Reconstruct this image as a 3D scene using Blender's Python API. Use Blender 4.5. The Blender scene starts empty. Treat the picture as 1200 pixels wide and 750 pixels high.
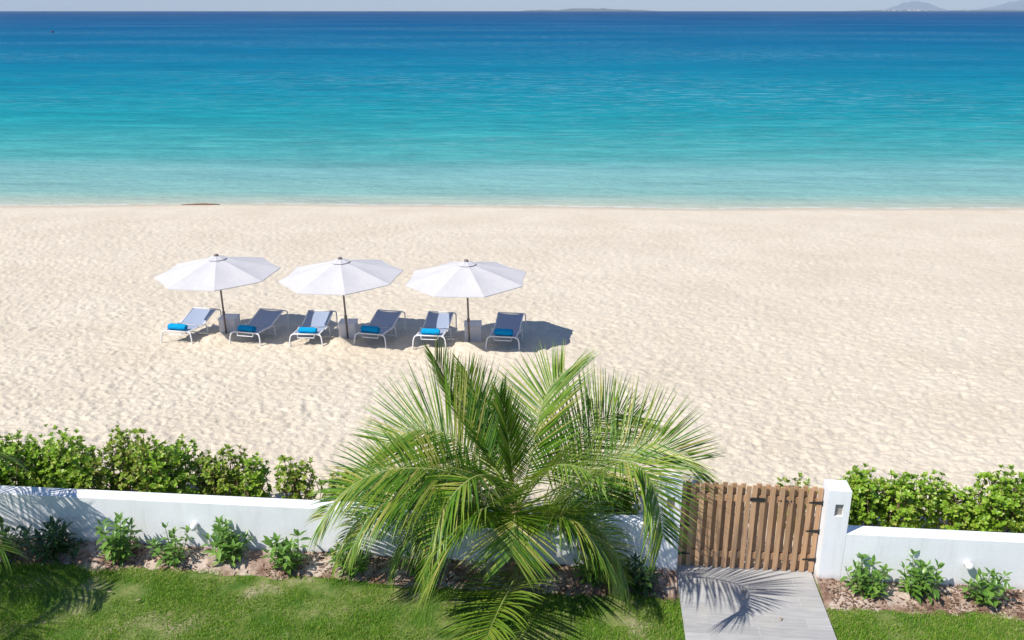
import bpy, math, random
import numpy as np
from mathutils import Vector, Matrix

S = bpy.context.scene
COL = S.collection
R = math.radians
random.seed(7)
RNG = np.random.default_rng(11)

# ------------------------------------------------------------------ camera, sky, sun, exposure
cam = bpy.data.cameras.new('camera')
cam.sensor_width = 36.0
cam.lens = 31.5
cam.clip_start = 0.1
cam.clip_end = 90000
cam_o = bpy.data.objects.new('camera', cam)
COL.objects.link(cam_o)
cam_o.location = (0, 0, 7.0)
cam_o.rotation_euler = (R(90 - 19.071), 0, 0)
S.camera = cam_o

SUN_DIR = Vector((-0.69, -0.46, 1.0)).normalized()          # towards the sun
SUN_EL = math.asin(SUN_DIR.z)
world = bpy.data.worlds.new('World')
S.world = world
world.use_nodes = True
wn = world.node_tree
sky = wn.nodes.new('ShaderNodeTexSky')
sky.sky_type = 'NISHITA'
sky.sun_disc = False
sky.sun_elevation = SUN_EL
sky.sun_rotation = math.atan2(SUN_DIR.x, SUN_DIR.y)
sky.altitude = 0
sky.air_density = 1.0
sky.dust_density = 0.0
sky.ozone_density = 1.0
sky_tint = wn.nodes.new('ShaderNodeMix'); sky_tint.data_type = 'RGBA'; sky_tint.blend_type = 'MULTIPLY'
sky_tint.inputs[0].default_value = 1.0
wn.links.new(sky.outputs[0], sky_tint.inputs[6])
sky_tint.inputs[7].default_value = (0.68, 0.82, 1.08, 1)
wn.links.new(sky_tint.outputs[2], wn.nodes['Background'].inputs[0])
wn.nodes['Background'].inputs[1].default_value = 0.10

sun = bpy.data.lights.new('sun', 'SUN')
sun.energy = 4.6
sun.angle = R(0.5)
sun.color = (1.0, 0.955, 0.89)
sun_o = bpy.data.objects.new('sun', sun)
COL.objects.link(sun_o)
sun_o.rotation_euler = SUN_DIR.to_track_quat('Z', 'Y').to_euler()

S.view_settings.view_transform = 'Standard'
S.view_settings.look = 'None'
S.view_settings.gamma = 1.0
S.view_settings.use_curve_mapping = False
S.view_settings.exposure = 0.28
S.cycles.max_bounces = 8
S.cycles.transparent_max_bounces = 8
S.cycles.use_denoising = True

# ------------------------------------------------------------------ small helpers
def tag(o, label=None, cat=None, group=None, kind=None):
    if label: o['label'] = label
    if cat: o['category'] = cat
    if group: o['group'] = group
    if kind: o['kind'] = kind
    return o

def empty(name, loc=(0, 0, 0), rz=0.0):
    o = bpy.data.objects.new(name, None)
    o.empty_display_size = 0.2
    o.location = loc
    o.rotation_euler = (0, 0, rz)
    COL.objects.link(o)
    return o

def link_mesh(name, me, mat, parent=None, loc=None):
    o = bpy.data.objects.new(name, me)
    COL.objects.link(o)
    if mat is not None and len(me.materials) == 0:
        me.materials.append(mat)
    if parent: o.parent = parent
    if loc is not None: o.location = loc
    return o

def np_mesh(name, V, F, smooth=False):
    """V (n,3), F (m,k) with one polygon size."""
    V = np.asarray(V, dtype=np.float32); F = np.asarray(F, dtype=np.int32)
    me = bpy.data.meshes.new(name)
    m, k = F.shape
    me.vertices.add(len(V)); me.vertices.foreach_set('co', V.ravel())
    me.loops.add(m * k); me.loops.foreach_set('vertex_index', F.ravel())
    me.polygons.add(m); me.polygons.foreach_set('loop_start', np.arange(0, m * k, k, dtype=np.int32))
    try: me.polygons.foreach_set('loop_total', np.full(m, k, dtype=np.int32))
    except Exception: pass
    me.polygons.foreach_set('use_smooth', np.full(m, smooth, dtype=bool))
    me.update(calc_edges=True)
    return me

def copy_tree(o, parent=None):
    c = o.copy(); COL.objects.link(c)
    if parent: c.parent = parent
    for ch in list(o.children): copy_tree(ch, c)
    return c

class MB:
    """collects boxes and tubes into one mesh"""
    def __init__(self): self.v = []; self.f = []; self.sm = []
    def add(self, vs, fs, smooth=False):
        b = len(self.v)
        self.v += [tuple(v) for v in vs]
        self.f += [tuple(i + b for i in f) for f in fs]
        self.sm += [smooth] * len(fs)
    def box(self, c, s, M=None, bev=0.0):
        x, y, z = s[0] / 2, s[1] / 2, s[2] / 2
        if bev <= 0:
            vs = [Vector((i * x, j * y, k * z)) for i in (-1, 1) for j in (-1, 1) for k in (-1, 1)]
            fs = [(0, 1, 3, 2), (4, 6, 7, 5), (0, 4, 5, 1), (2, 3, 7, 6), (0, 2, 6, 4), (1, 5, 7, 3)]
        else:
            import bmesh
            bm = bmesh.new(); bmesh.ops.create_cube(bm, size=1)
            for v in bm.verts: v.co = Vector((v.co.x * 2 * x, v.co.y * 2 * y, v.co.z * 2 * z))
            bmesh.ops.bevel(bm, geom=bm.edges[:], offset=bev, segments=2, affect='EDGES', profile=0.6)
            bm.verts.index_update()
            vs = [v.co.copy() for v in bm.verts]; fs = [[v.index for v in f.verts] for f in bm.faces]
            bm.free()
        if M is not None: vs = [M @ v for v in vs]
        c = Vector(c)
        self.add([v + c for v in vs], fs)
        return self
    def tube(self, pts, r, n=8, cap=True):
        pts = [Vector(p) for p in pts]
        rs = r if isinstance(r, (list, tuple)) else [r] * len(pts)
        vs = []; prev = None
        for i, p in enumerate(pts):
            t = (pts[min(i + 1, len(pts) - 1)] - pts[max(i - 1, 0)]).normalized()
            if prev is None:
                u = t.orthogonal().normalized()
            else:
                u = (prev - t * prev.dot(t))
                u = u.normalized() if u.length > 1e-6 else t.orthogonal().normalized()
            prev = u; w = t.cross(u)
            for k in range(n):
                a = 2 * math.pi * k / n
                vs.append(p + (u * math.cos(a) + w * math.sin(a)) * rs[i])
        fs = []
        for i in range(len(pts) - 1):
            for k in range(n):
                a = i * n + k; b = i * n + (k + 1) % n
                fs.append((a, b, b + n, a + n))
        if cap:
            fs.append(tuple(range(n - 1, -1, -1))); fs.append(tuple(range((len(pts) - 1) * n, len(pts) * n)))
        self.add(vs, fs, True)
        return self
    def lathe(self, prof, n=20, c=(0, 0, 0)):
        vs = []; fs = []
        for (r, z) in prof:
            for k in range(n):
                a = 2 * math.pi * k / n
                vs.append((c[0] + r * math.cos(a), c[1] + r * math.sin(a), c[2] + z))
        for i in range(len(prof) - 1):
            for k in range(n):
                a = i * n + k; b = i * n + (k + 1) % n
                fs.append((a, b, b + n, a + n))
        fs.append(tuple(range(n - 1, -1, -1))); fs.append(tuple(range((len(prof) - 1) * n, len(prof) * n)))
        self.add(vs, fs, True)
        return self
    def mesh(self, name):
        me = bpy.data.meshes.new(name)
        me.from_pydata(self.v, [], self.f)
        me.polygons.foreach_set('use_smooth', self.sm)
        me.update()
        return me
    def build(self, name, mat, parent=None, loc=None):
        return link_mesh(name, self.mesh(name), mat, parent, loc)

def bez(p, n=6):
    """smooth polyline (Catmull-Rom) through points"""
    P = [Vector(q) for q in p]
    P = [P[0] * 2 - P[1]] + P + [P[-1] * 2 - P[-2]]
    out = []
    for i in range(1, len(P) - 2):
        for k in range(n):
            t = k / n
            a, b, c, d = P[i - 1], P[i], P[i + 1], P[i + 2]
            out.append(0.5 * ((2 * b) + (c - a) * t + (2 * a - 5 * b + 4 * c - d) * t * t + (3 * b - a - 3 * c + d) * t ** 3))
    out.append(P[-2])
    return out

# ------------------------------------------------------------------ numpy noise
def _hash(ix, iy, seed):
    h = (ix.astype(np.int64) * 374761393 + iy.astype(np.int64) * 668265263 + seed * 974711) & 0xffffffff
    h = ((h ^ (h >> 13)) * 1274126177) & 0xffffffff
    h = h ^ (h >> 16)
    return (h & 0xffffff) / float(0xffffff)

def vnoise(x, y, seed=0):
    ix = np.floor(x); iy = np.floor(y); fx = x - ix; fy = y - iy
    fx = fx * fx * fx * (fx * (fx * 6 - 15) + 10); fy = fy * fy * fy * (fy * (fy * 6 - 15) + 10)
    ix = ix.astype(np.int64); iy = iy.astype(np.int64)
    a = _hash(ix, iy, seed); b = _hash(ix + 1, iy, seed); c = _hash(ix, iy + 1, seed); d = _hash(ix + 1, iy + 1, seed)
    return (a + (b - a) * fx) * (1 - fy) + (c + (d - c) * fx) * fy

def fbm(x, y, o=4, seed=0):
    s = 0; a = 0.5
    for k in range(o):
        s = s + a * (vnoise(x, y, seed + k * 17) - 0.5); x = x * 2.03 + 11.7; y = y * 2.03 + 5.1; a *= 0.5
    return s

def dents(x, y, cell, seed, depth):
    """trampled hollows with soft rims, one jittered print in each cell"""
    gx = x / cell; gy = y / cell
    ix = np.floor(gx).astype(np.int64); iy = np.floor(gy).astype(np.int64)
    h = np.zeros_like(x)
    for di in (-1, 0, 1):
        for dj in (-1, 0, 1):
            cx = ix + di; cy = iy + dj
            px = cx + _hash(cx, cy, seed); py = cy + _hash(cx, cy, seed + 1)
            an = _hash(cx, cy, seed + 2) * np.pi
            am = _hash(cx, cy, seed + 3)
            dx = gx - px; dy = gy - py
            u = (dx * np.cos(an) + dy * np.sin(an)) / 0.46; v = (-dx * np.sin(an) + dy * np.cos(an)) / 0.25
            q = u * u + v * v
            h += (0.35 + am) * (-np.exp(-q * 1.3) + 0.42 * np.exp(-(np.sqrt(q) - 1.5) ** 2 * 3.0))
    return h * depth

# ------------------------------------------------------------------ terrain heights
BEACH_SLOPE = 0.08
SEA_Z = -2.755
POLES = [(-7.24, 21.12), (-4.15, 20.75), (-1.02, 20.46)]
def sand_base(x, y):
    d = y + 0.022 * x
    t = d - 11.8
    return -BEACH_SLOPE * 0.5 * (t + np.sqrt(t * t + 0.6))
def sand_height(x, y):
    x = np.asarray(x, float); y = np.asarray(y, float)
    d = y + 0.022 * x
    wet = np.clip((45.0 - d) / 6.0, 0.0, 1.0)
    z = sand_base(x, y)
    k = 0.12 + 0.88 * wet
    z = z + fbm(x * 0.16, y * 0.16, 3, 3) * 0.10 * wet
    z = z + (fbm(x * 0.07, y * 0.15, 3, 40)) * 0.13
    z = z + dents(x, y, 0.38, 5, 0.016) * k
    z = z + dents(x + 3.3, y + 7.1, 0.23, 15, 0.016) * k
    z = z + dents(x + 1.3, y + 2.1, 0.15, 25, 0.011) * k
    z = z + fbm(x * 3.6, y * 3.6, 3, 21) * 0.045 * k
    for (px, py) in POLES:
        q = ((x - px + 0.05) ** 2 + (y - py + 0.35) ** 2)
        z = z + 0.11 * np.exp(-q / 0.16)
    return z
def ground(x, y): return float(sand_base(np.array([x]), np.array([y]))[0])

# garden frame: a runs along the wall to the right, b runs towards the sea
GA = R(-5.1)
GO = Vector((0, 10.18, 0))
GM = Matrix.Translation(GO) @ Matrix.Rotation(GA, 4, 'Z')
def g(a, b, z=0.0): return GM @ Vector((a, b, z))
def g_np(V):
    V = np.asarray(V, float); c, s = math.cos(GA), math.sin(GA)
    return np.stack([V[:, 0] * c - V[:, 1] * s + GO.x, V[:, 0] * s + V[:, 1] * c + GO.y, V[:, 2]], 1)

# ------------------------------------------------------------------ materials
def material(name):
    m = bpy.data.materials.new(name); m.use_nodes = True
    nt = m.node_tree; b = nt.nodes['Principled BSDF']
    return m, nt, b
def nd(nt, kind, **kw):
    n = nt.nodes.new(kind)
    for k, v in kw.items():
        if k in n.inputs.keys() if hasattr(n.inputs, 'keys') else False: n.inputs[k].default_value = v
        else: setattr(n, k, v)
    return n
def ramp(nt, stops, fac=None, interp='LINEAR'):
    r = nt.nodes.new('ShaderNodeValToRGB'); cr = r.color_ramp; cr.interpolation = interp
    while len(cr.elements) < len(stops): cr.elements.new(0.5)
    for e, (p, c) in zip(cr.elements, stops):
        e.position = p; e.color = (c[0], c[1], c[2], 1) if not isinstance(c, float) else (c, c, c, 1)
    if fac is not None: nt.links.new(fac, r.inputs[0])
    return r
def noise(nt, scale, detail=4, rough=0.55, vec=None, dist=0.0):
    n = nt.nodes.new('ShaderNodeTexNoise')
    n.inputs['Scale'].default_value = scale; n.inputs['Detail'].default_value = detail
    n.inputs['Roughness'].default_value = rough; n.inputs['Distortion'].default_value = dist
    if vec is not None: nt.links.new(vec, n.inputs['Vector'])
    return n
def mixc(nt, fac, a, b, blend='MIX'):
    n = nt.nodes.new('ShaderNodeMix'); n.data_type = 'RGBA'; n.blend_type = blend
    for sock, v in ((n.inputs[0], fac), (n.inputs[6], a), (n.inputs[7], b)):
        if isinstance(v, bpy.types.NodeSocket): nt.links.new(v, sock)
        elif isinstance(v, (int, float)): sock.default_value = v
        else: sock.default_value = (v[0], v[1], v[2], 1)
    return n.outputs[2]
def math_n(nt, op, a, b=None, clamp=False):
    n = nt.nodes.new('ShaderNodeMath'); n.operation = op; n.use_clamp = clamp
    for sock, v in ((n.inputs[0], a), (n.inputs[1], b)):
        if v is None: continue
        if isinstance(v, bpy.types.NodeSocket): nt.links.new(v, sock)
        else: sock.default_value = v
    return n.outputs[0]
def bump(nt, bsdf, height, strength=0.3, dist=0.02, prev=None):
    b = nt.nodes.new('ShaderNodeBump'); b.inputs['Strength'].default_value = strength; b.inputs['Distance'].default_value = dist
    nt.links.new(height, b.inputs['Height'])
    if prev is not None: nt.links.new(prev, b.inputs['Normal'])
    if bsdf is not None: nt.links.new(b.outputs[0], bsdf.inputs['Normal'])
    return b.outputs[0]
def obj_coord(nt): return nt.nodes.new('ShaderNodeTexCoord').outputs['Object']
def pos_coord(nt): return nt.nodes.new('ShaderNodeNewGeometry').outputs['Position']
def scaled(nt, vec, s):
    n = nt.nodes.new('ShaderNodeVectorMath'); n.operation = 'MULTIPLY'; nt.links.new(vec, n.inputs[0]); n.inputs[1].default_value = s
    return n.outputs[0]

def simple(name, col, rough=0.5, spec=0.5, var=0.12, scale=6.0, bumps=0.0, bscale=60.0):
    m, nt, b = material(name)
    v = obj_coord(nt)
    n = noise(nt, scale, 4, 0.6, v)
    lo = [c * (1 - var) for c in col]; hi = [min(1, c * (1 + var)) for c in col]
    r = ramp(nt, [(0.3, lo), (0.7, hi)], n.outputs[0])
    nt.links.new(r.outputs[0], b.inputs['Base Color'])
    b.inputs['Roughness'].default_value = rough; b.inputs['Specular IOR Level'].default_value = spec
    if bumps > 0:
        n2 = noise(nt, bscale, 3, 0.6, v); bump(nt, b, n2.outputs[0], bumps, 0.01)
    return m

def mat_sand():
    m, nt, b = material('beach_sand')
    p = pos_coord(nt)
    n1 = noise(nt, 0.35, 5, 0.6, p); n2 = noise(nt, 5.0, 5, 0.65, p); n3 = noise(nt, 90.0, 3, 0.7, p)
    c = ramp(nt, [(0.30, (0.685, 0.588, 0.450)), (0.70, (0.765, 0.672, 0.528))], n1.outputs[0]).outputs[0]
    c2 = ramp(nt, [(0.3, (0.86, 0.85, 0.84)), (0.62, (1.0, 1.0, 1.0))], n2.outputs[0]).outputs[0]
    c = mixc(nt, 0.75, c, c2, 'MULTIPLY')
    c3 = ramp(nt, [(0.3, (0.8, 0.8, 0.78)), (0.6, (1, 1, 1))], n3.outputs[0]).outputs[0]
    c = mixc(nt, 0.6, c, c3, 'MULTIPLY')
    sx = nt.nodes.new('ShaderNodeSeparateXYZ'); nt.links.new(p, sx.inputs[0])
    nw = noise(nt, 0.5, 3, 0.5, p)
    h = math_n(nt, 'ADD', sx.outputs[2], math_n(nt, 'MULTIPLY', nw.outputs[0], 0.06))
    wet = ramp(nt, [(0.0, 1.0), (1.0, 0.0)], math_n(nt, 'MULTIPLY', math_n(nt, 'ADD', h, -(SEA_Z + 0.045)), 14.0, True)).outputs[0]
    c = mixc(nt, math_n(nt, 'MULTIPLY', wet, 0.6), c, (0.42, 0.36, 0.27))
    nt.links.new(c, b.inputs['Base Color'])
    b.inputs['Roughness'].default_value = 0.95; b.inputs['Specular IOR Level'].default_value = 0.1
    m1 = noise(nt, 14.0, 4, 0.65, p); k = bump(nt, None, m1.outputs[0], 0.55, 0.05)
    m2 = noise(nt, 45.0, 3, 0.7, p); bump(nt, b, m2.outputs[0], 0.4, 0.02, k)
    return m

def mat_sea():
    m, nt, b = material('sea_water')
    p = pos_coord(nt)
    sx = nt.nodes.new('ShaderNodeSeparateXYZ'); nt.links.new(p, sx.inputs[0])
    d = math_n(nt, 'ADD', sx.outputs[1], math_n(nt, 'MULTIPLY', sx.outputs[0], 0.022))
    # patchiness of the bottom shifts the depth colour
    pn = noise(nt, 1.0, 4, 0.55, scaled(nt, p, (0.012, 0.03, 0)))
    off = math_n(nt, 'MULTIPLY', math_n(nt, 'SUBTRACT', pn.outputs[0], 0.5), 0.26)
    pn2 = noise(nt, 1.0, 5, 0.6, scaled(nt, p, (0.11, 0.55, 0)))
    off2 = math_n(nt, 'MULTIPLY', math_n(nt, 'SUBTRACT', pn2.outputs[0], 0.5), 0.10)
    dd = math_n(nt, 'MAXIMUM', math_n(nt, 'SUBTRACT', d, 44.3), 0.5)
    lg = math_n(nt, 'LOGARITHM', dd, 10.0)                       # 0.3 at the edge, 1 at 10 m, 2 at 100 m, 3 at 1 km
    f = math_n(nt, 'DIVIDE', math_n(nt, 'ADD', math_n(nt, 'ADD', lg, off), off2), 4.0)
    L = lambda *c: tuple(((x / 255.0) / 12.92 if x / 255.0 <= 0.04045 else ((x / 255.0 + 0.055) / 1.055) ** 2.4) for x in c)
    cr = ramp(nt, [(0.05, L(186, 210, 192)), (0.20, L(152, 204, 196)), (0.285, L(136, 197, 196)), (0.322, L(92, 184, 184)), (0.368, L(64, 175, 180)), (0.415, L(34, 163, 176)), (0.468, L(20, 150, 174)),
                   (0.53, L(10, 133, 168)), (0.60, L(6, 117, 161)), (0.71, L(2, 98, 151)), (0.82, L(0, 83, 140)), (0.95, L(0, 74, 130))], f)
    c = mixc(nt, 1.0, cr.outputs[0], (0.66, 0.66, 0.66), 'MULTIPLY')
    # light and dark streaks of the chop, glints included, painted into the colour
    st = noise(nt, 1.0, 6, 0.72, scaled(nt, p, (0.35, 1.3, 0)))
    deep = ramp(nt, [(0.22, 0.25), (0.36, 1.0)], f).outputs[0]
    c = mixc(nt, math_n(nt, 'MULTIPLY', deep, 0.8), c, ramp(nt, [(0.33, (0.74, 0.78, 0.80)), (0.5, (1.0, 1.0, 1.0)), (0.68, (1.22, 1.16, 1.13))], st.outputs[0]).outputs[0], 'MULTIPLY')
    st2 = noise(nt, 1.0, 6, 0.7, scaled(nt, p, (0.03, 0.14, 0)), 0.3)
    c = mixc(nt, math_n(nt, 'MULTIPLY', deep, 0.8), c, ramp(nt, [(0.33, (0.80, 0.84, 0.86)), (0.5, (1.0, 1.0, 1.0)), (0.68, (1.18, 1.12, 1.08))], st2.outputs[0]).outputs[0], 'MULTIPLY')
    st4 = noise(nt, 1.0, 6, 0.75, scaled(nt, p, (0.11, 0.42, 0)), 0.4)  # its brightest stops paint whitish sparkle into the colour
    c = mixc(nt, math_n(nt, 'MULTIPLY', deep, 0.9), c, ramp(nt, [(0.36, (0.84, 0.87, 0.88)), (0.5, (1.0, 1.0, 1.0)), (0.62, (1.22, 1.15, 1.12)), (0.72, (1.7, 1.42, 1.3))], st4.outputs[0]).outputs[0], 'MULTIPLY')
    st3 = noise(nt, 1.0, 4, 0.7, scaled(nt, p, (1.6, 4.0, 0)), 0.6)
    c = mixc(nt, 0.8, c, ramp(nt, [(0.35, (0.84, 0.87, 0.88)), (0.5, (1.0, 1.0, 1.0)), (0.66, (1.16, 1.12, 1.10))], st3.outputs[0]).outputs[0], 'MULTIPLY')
    # patches of glinting sparkle on small waves, painted into the water colour
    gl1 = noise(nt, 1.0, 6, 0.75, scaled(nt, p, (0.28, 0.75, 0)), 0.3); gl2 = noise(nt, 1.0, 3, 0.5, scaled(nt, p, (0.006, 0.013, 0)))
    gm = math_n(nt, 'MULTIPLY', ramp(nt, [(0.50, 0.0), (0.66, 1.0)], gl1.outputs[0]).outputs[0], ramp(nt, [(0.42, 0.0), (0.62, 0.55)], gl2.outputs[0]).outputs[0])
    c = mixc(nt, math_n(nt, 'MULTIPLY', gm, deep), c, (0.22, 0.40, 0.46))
    # the last hand's breadth of water shows the sand, with a broken line of foam
    at = nt.nodes.new('ShaderNodeAttribute'); at.attribute_name = 'shore_depth'
    c = mixc(nt, ramp(nt, [(0.0, 0.85), (0.06, 0.45), (0.30, 0.0)], at.outputs['Fac']).outputs[0], c, (0.50, 0.46, 0.36))
    fo = noise(nt, 1.0, 4, 0.7, scaled(nt, p, (0.9, 2.2, 0)), 0.5)
    fm = math_n(nt, 'MULTIPLY', ramp(nt, [(0.0, 0.2), (0.008, 1.0), (0.022, 0.8), (0.04, 0.0)], at.outputs['Fac']).outputs[0], ramp(nt, [(0.42, 0.0), (0.58, 0.75)], fo.outputs[0]).outputs[0])
    c = mixc(nt, fm, c, (0.62, 0.64, 0.62))
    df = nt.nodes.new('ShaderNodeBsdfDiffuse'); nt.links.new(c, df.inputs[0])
    gl = nt.nodes.new('ShaderNodeBsdfGlossy'); gl.inputs['Roughness'].default_value = 0.18; gl.inputs[0].default_value = (0.9, 0.95, 1, 1)
    w1 = noise(nt, 1.0, 5, 0.62, scaled(nt, p, (0.9, 2.0, 0)), 0.4)
    k = bump(nt, None, w1.outputs[0], 0.6, 0.25)
    w2 = noise(nt, 1.0, 3, 0.6, scaled(nt, p, (0.05, 0.16, 0)))
    k = bump(nt, None, w2.outputs[0], 0.6, 2.0, k)
    w3 = noise(nt, 1.0, 3, 0.6, scaled(nt, p, (4.0, 7.0, 0)))
    k = bump(nt, None, w3.outputs[0], 0.5, 0.05, k)
    nt.links.new(k, df.inputs['Normal']); nt.links.new(k, gl.inputs['Normal'])
    fr = nt.nodes.new('ShaderNodeFresnel'); fr.inputs[0].default_value = 1.33; nt.links.new(k, fr.inputs['Normal'])
    mx = nt.nodes.new('ShaderNodeMixShader')
    nt.links.new(math_n(nt, 'MINIMUM', math_n(nt, 'MULTIPLY', fr.outputs[0], 0.4), 0.03), mx.inputs[0])   # a chopped sea mirrors little of the low sky
    nt.links.new(df.outputs[0], mx.inputs[1]); nt.links.new(gl.outputs[0], mx.inputs[2])
    nt.links.new(mx.outputs[0], nt.nodes['Material Output'].inputs[0]); nt.nodes.remove(b)
    return m

def mat_leaf(name, cols, rough=0.4, spec=0.5, trans=0.3, tint=(0.30, 0.50, 0.05)):
    """leaf tint differs from leaf to leaf; thin leaves let some light through"""
    m, nt, b = material(name)
    geo = nt.nodes.new('ShaderNodeNewGeometry')
    n = len(cols)
    r = ramp(nt, [(i / max(1, n - 1), c) for i, c in enumerate(cols)], geo.outputs['Random Per Island'])
    nz = noise(nt, 18.0, 3, 0.6, obj_coord(nt))
    c = mixc(nt, 0.5, r.outputs[0], ramp(nt, [(0.3, (0.7, 0.72, 0.65)), (0.7, (1.15, 1.12, 1.05))], nz.outputs[0]).outputs[0], 'MULTIPLY')
    nt.links.new(c, b.inputs['Base Color'])
    b.inputs['Roughness'].default_value = rough; b.inputs['Specular IOR Level'].default_value = spec
    tr = nt.nodes.new('ShaderNodeBsdfTranslucent')
    nt.links.new(mixc(nt, 0.55, c, tint), tr.inputs[0])
    mx = nt.nodes.new('ShaderNodeMixShader'); mx.inputs[0].default_value = trans
    nt.links.new(b.outputs[0], mx.inputs[1]); nt.links.new(tr.outputs[0], mx.inputs[2])
    nt.links.new(mx.outputs[0], nt.nodes['Material Output'].inputs[0])
    return m

def mat_plaster():
    m, nt, b = material('white_plaster')
    v = obj_coord(nt)
    n = noise(nt, 1.3, 5, 0.6, v); n2 = noise(nt, 35, 4, 0.6, v)
    r = ramp(nt, [(0.3, (0.80, 0.80, 0.81)), (0.65, (0.88, 0.88, 0.885))], n.outputs[0])
    sx = nt.nodes.new('ShaderNodeSeparateXYZ'); nt.links.new(pos_coord(nt), sx.inputs[0])
    nn = noise(nt, 7, 4, 0.6, v)
    hh = math_n(nt, 'ADD', sx.outputs[2], math_n(nt, 'MULTIPLY', nn.outputs[0], -0.14))
    dirt = ramp(nt, [(0.0, 1.0), (1.0, 0.0)], math_n(nt, 'MULTIPLY', math_n(nt, 'ADD', hh, 0.0), 12.0, True))
    c = mixc(nt, math_n(nt, 'MULTIPLY', dirt.outputs[0], 0.45), r.outputs[0], (0.42, 0.34, 0.27))   # splashed earth along the foot
    stn = noise(nt, 1.0, 5, 0.7, scaled(nt, v, (9, 9, 0.9)), 0.3)
    c = mixc(nt, 0.8, c, ramp(nt, [(0.52, (1, 1, 1)), (0.72, (0.88, 0.87, 0.85))], stn.outputs[0]).outputs[0], 'MULTIPLY')   # run-off streaks
    nt.links.new(c, b.inputs['Base Color'])
    b.inputs['Roughness'].default_value = 0.85; b.inputs['Specular IOR Level'].default_value = 0.2
    bump(nt, b, n2.outputs[0], 0.25, 0.01)
    return m

def mat_wood():
    m, nt, b = material('gate_wood')
    v = obj_coord(nt)
    oi = nt.nodes.new('ShaderNodeObjectInfo')
    ad = nt.nodes.new('ShaderNodeVectorMath'); ad.operation = 'ADD'
    sc = nt.nodes.new('ShaderNodeVectorMath'); sc.operation = 'SCALE'; sc.inputs[0].default_value = (13, 7, 5); nt.links.new(oi.outputs['Random'], sc.inputs[3])
    nt.links.new(v, ad.inputs[0]); nt.links.new(sc.outputs[0], ad.inputs[1])
    gr = noise(nt, 1.0, 5, 0.6, scaled(nt, ad.outputs[0], (70, 70, 3.0)), 0.6)
    r = ramp(nt, [(0.25, (0.29, 0.148, 0.068)), (0.5, (0.50, 0.28, 0.135)), (0.75, (0.61, 0.375, 0.20))], gr.outputs[0])
    w = noise(nt, 2.5, 4, 0.6, ad.outputs[0])
    c = mixc(nt, math_n(nt, 'MULTIPLY', w.outputs[0], 0.55), r.outputs[0], (0.42, 0.31, 0.22))
    hv = nt.nodes.new('ShaderNodeHueSaturation'); nt.links.new(c, hv.inputs['Color'])
    nt.links.new(math_n(nt, 'ADD', math_n(nt, 'MULTIPLY', oi.outputs['Random'], 0.4), 0.8), hv.inputs['Value'])
    nt.links.new(hv.outputs[0], b.inputs['Base Color'])
    b.inputs['Roughness'].default_value = 0.7; b.inputs['Specular IOR Level'].default_value = 0.25
    bump(nt, b, gr.outputs[0], 0.3, 0.006)
    return m

def mat_path():
    m, nt, b = material('path_stone')
    v = obj_coord(nt)
    br = nt.nodes.new('ShaderNodeTexBrick'); nt.links.new(v, br.inputs['Vector'])
    br.inputs['Scale'].default_value = 1.0; br.inputs['Brick Width'].default_value = 1.2; br.inputs['Row Height'].default_value = 0.2
    br.inputs['Mortar Size'].default_value = 0.005; br.inputs['Mortar Smooth'].default_value = 0.2; br.inputs['Bias'].default_value = 0.0
    br.inputs['Color1'].default_value = (0.40, 0.395, 0.385, 1); br.inputs['Color2'].default_value = (0.48, 0.475, 0.46, 1); br.inputs['Mortar'].default_value = (0.50, 0.49, 0.47, 1)
    vein = noise(nt, 1.0, 5, 0.65, scaled(nt, v, (2.5, 22, 1)), 0.8)
    c = mixc(nt, 0.8, br.outputs[0], ramp(nt, [(0.3, (0.78, 0.78, 0.77)), (0.7, (1.08, 1.07, 1.05))], vein.outputs[0]).outputs[0], 'MULTIPLY')
    dust = noise(nt, 2.4, 5, 0.7, v)
    c = mixc(nt, ramp(nt, [(0.5, 0.0), (0.75, 0.45)], dust.outputs[0]).outputs[0], c, (0.56, 0.50, 0.42))
    nt.links.new(c, b.inputs['Base Color'])
    b.inputs['Roughness'].default_value = 0.75; b.inputs['Specular IOR Level'].default_value = 0.3
    k = bump(nt, None, vein.outputs[0], 0.2, 0.005)
    bump(nt, b, br.outputs['Fac'], -0.4, 0.004, k)
    return m

def mat_lawn():
    m, nt, b = material('lawn_soil')
    p = pos_coord(nt)
    n1 = noise(nt, 1.6, 5, 0.6, p); n2 = noise(nt, 40, 4, 0.7, p)
    c = ramp(nt, [(0.42, (0.08, 0.16, 0.025)), (0.56, (0.22, 0.26, 0.08)), (0.70, (0.46, 0.38, 0.26))], n1.outputs[0]).outputs[0]
    c = mixc(nt, 0.7, c, ramp(nt, [(0.3, (0.5, 0.5, 0.5)), (0.7, (1.15, 1.15, 1.15))], n2.outputs[0]).outputs[0], 'MULTIPLY')
    nt.links.new(c, b.inputs['Base Color']); b.inputs['Roughness'].default_value = 0.95; b.inputs['Specular IOR Level'].default_value = 0.1
    bump(nt, b, n2.outputs[0], 0.5, 0.02)
    return m

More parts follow.
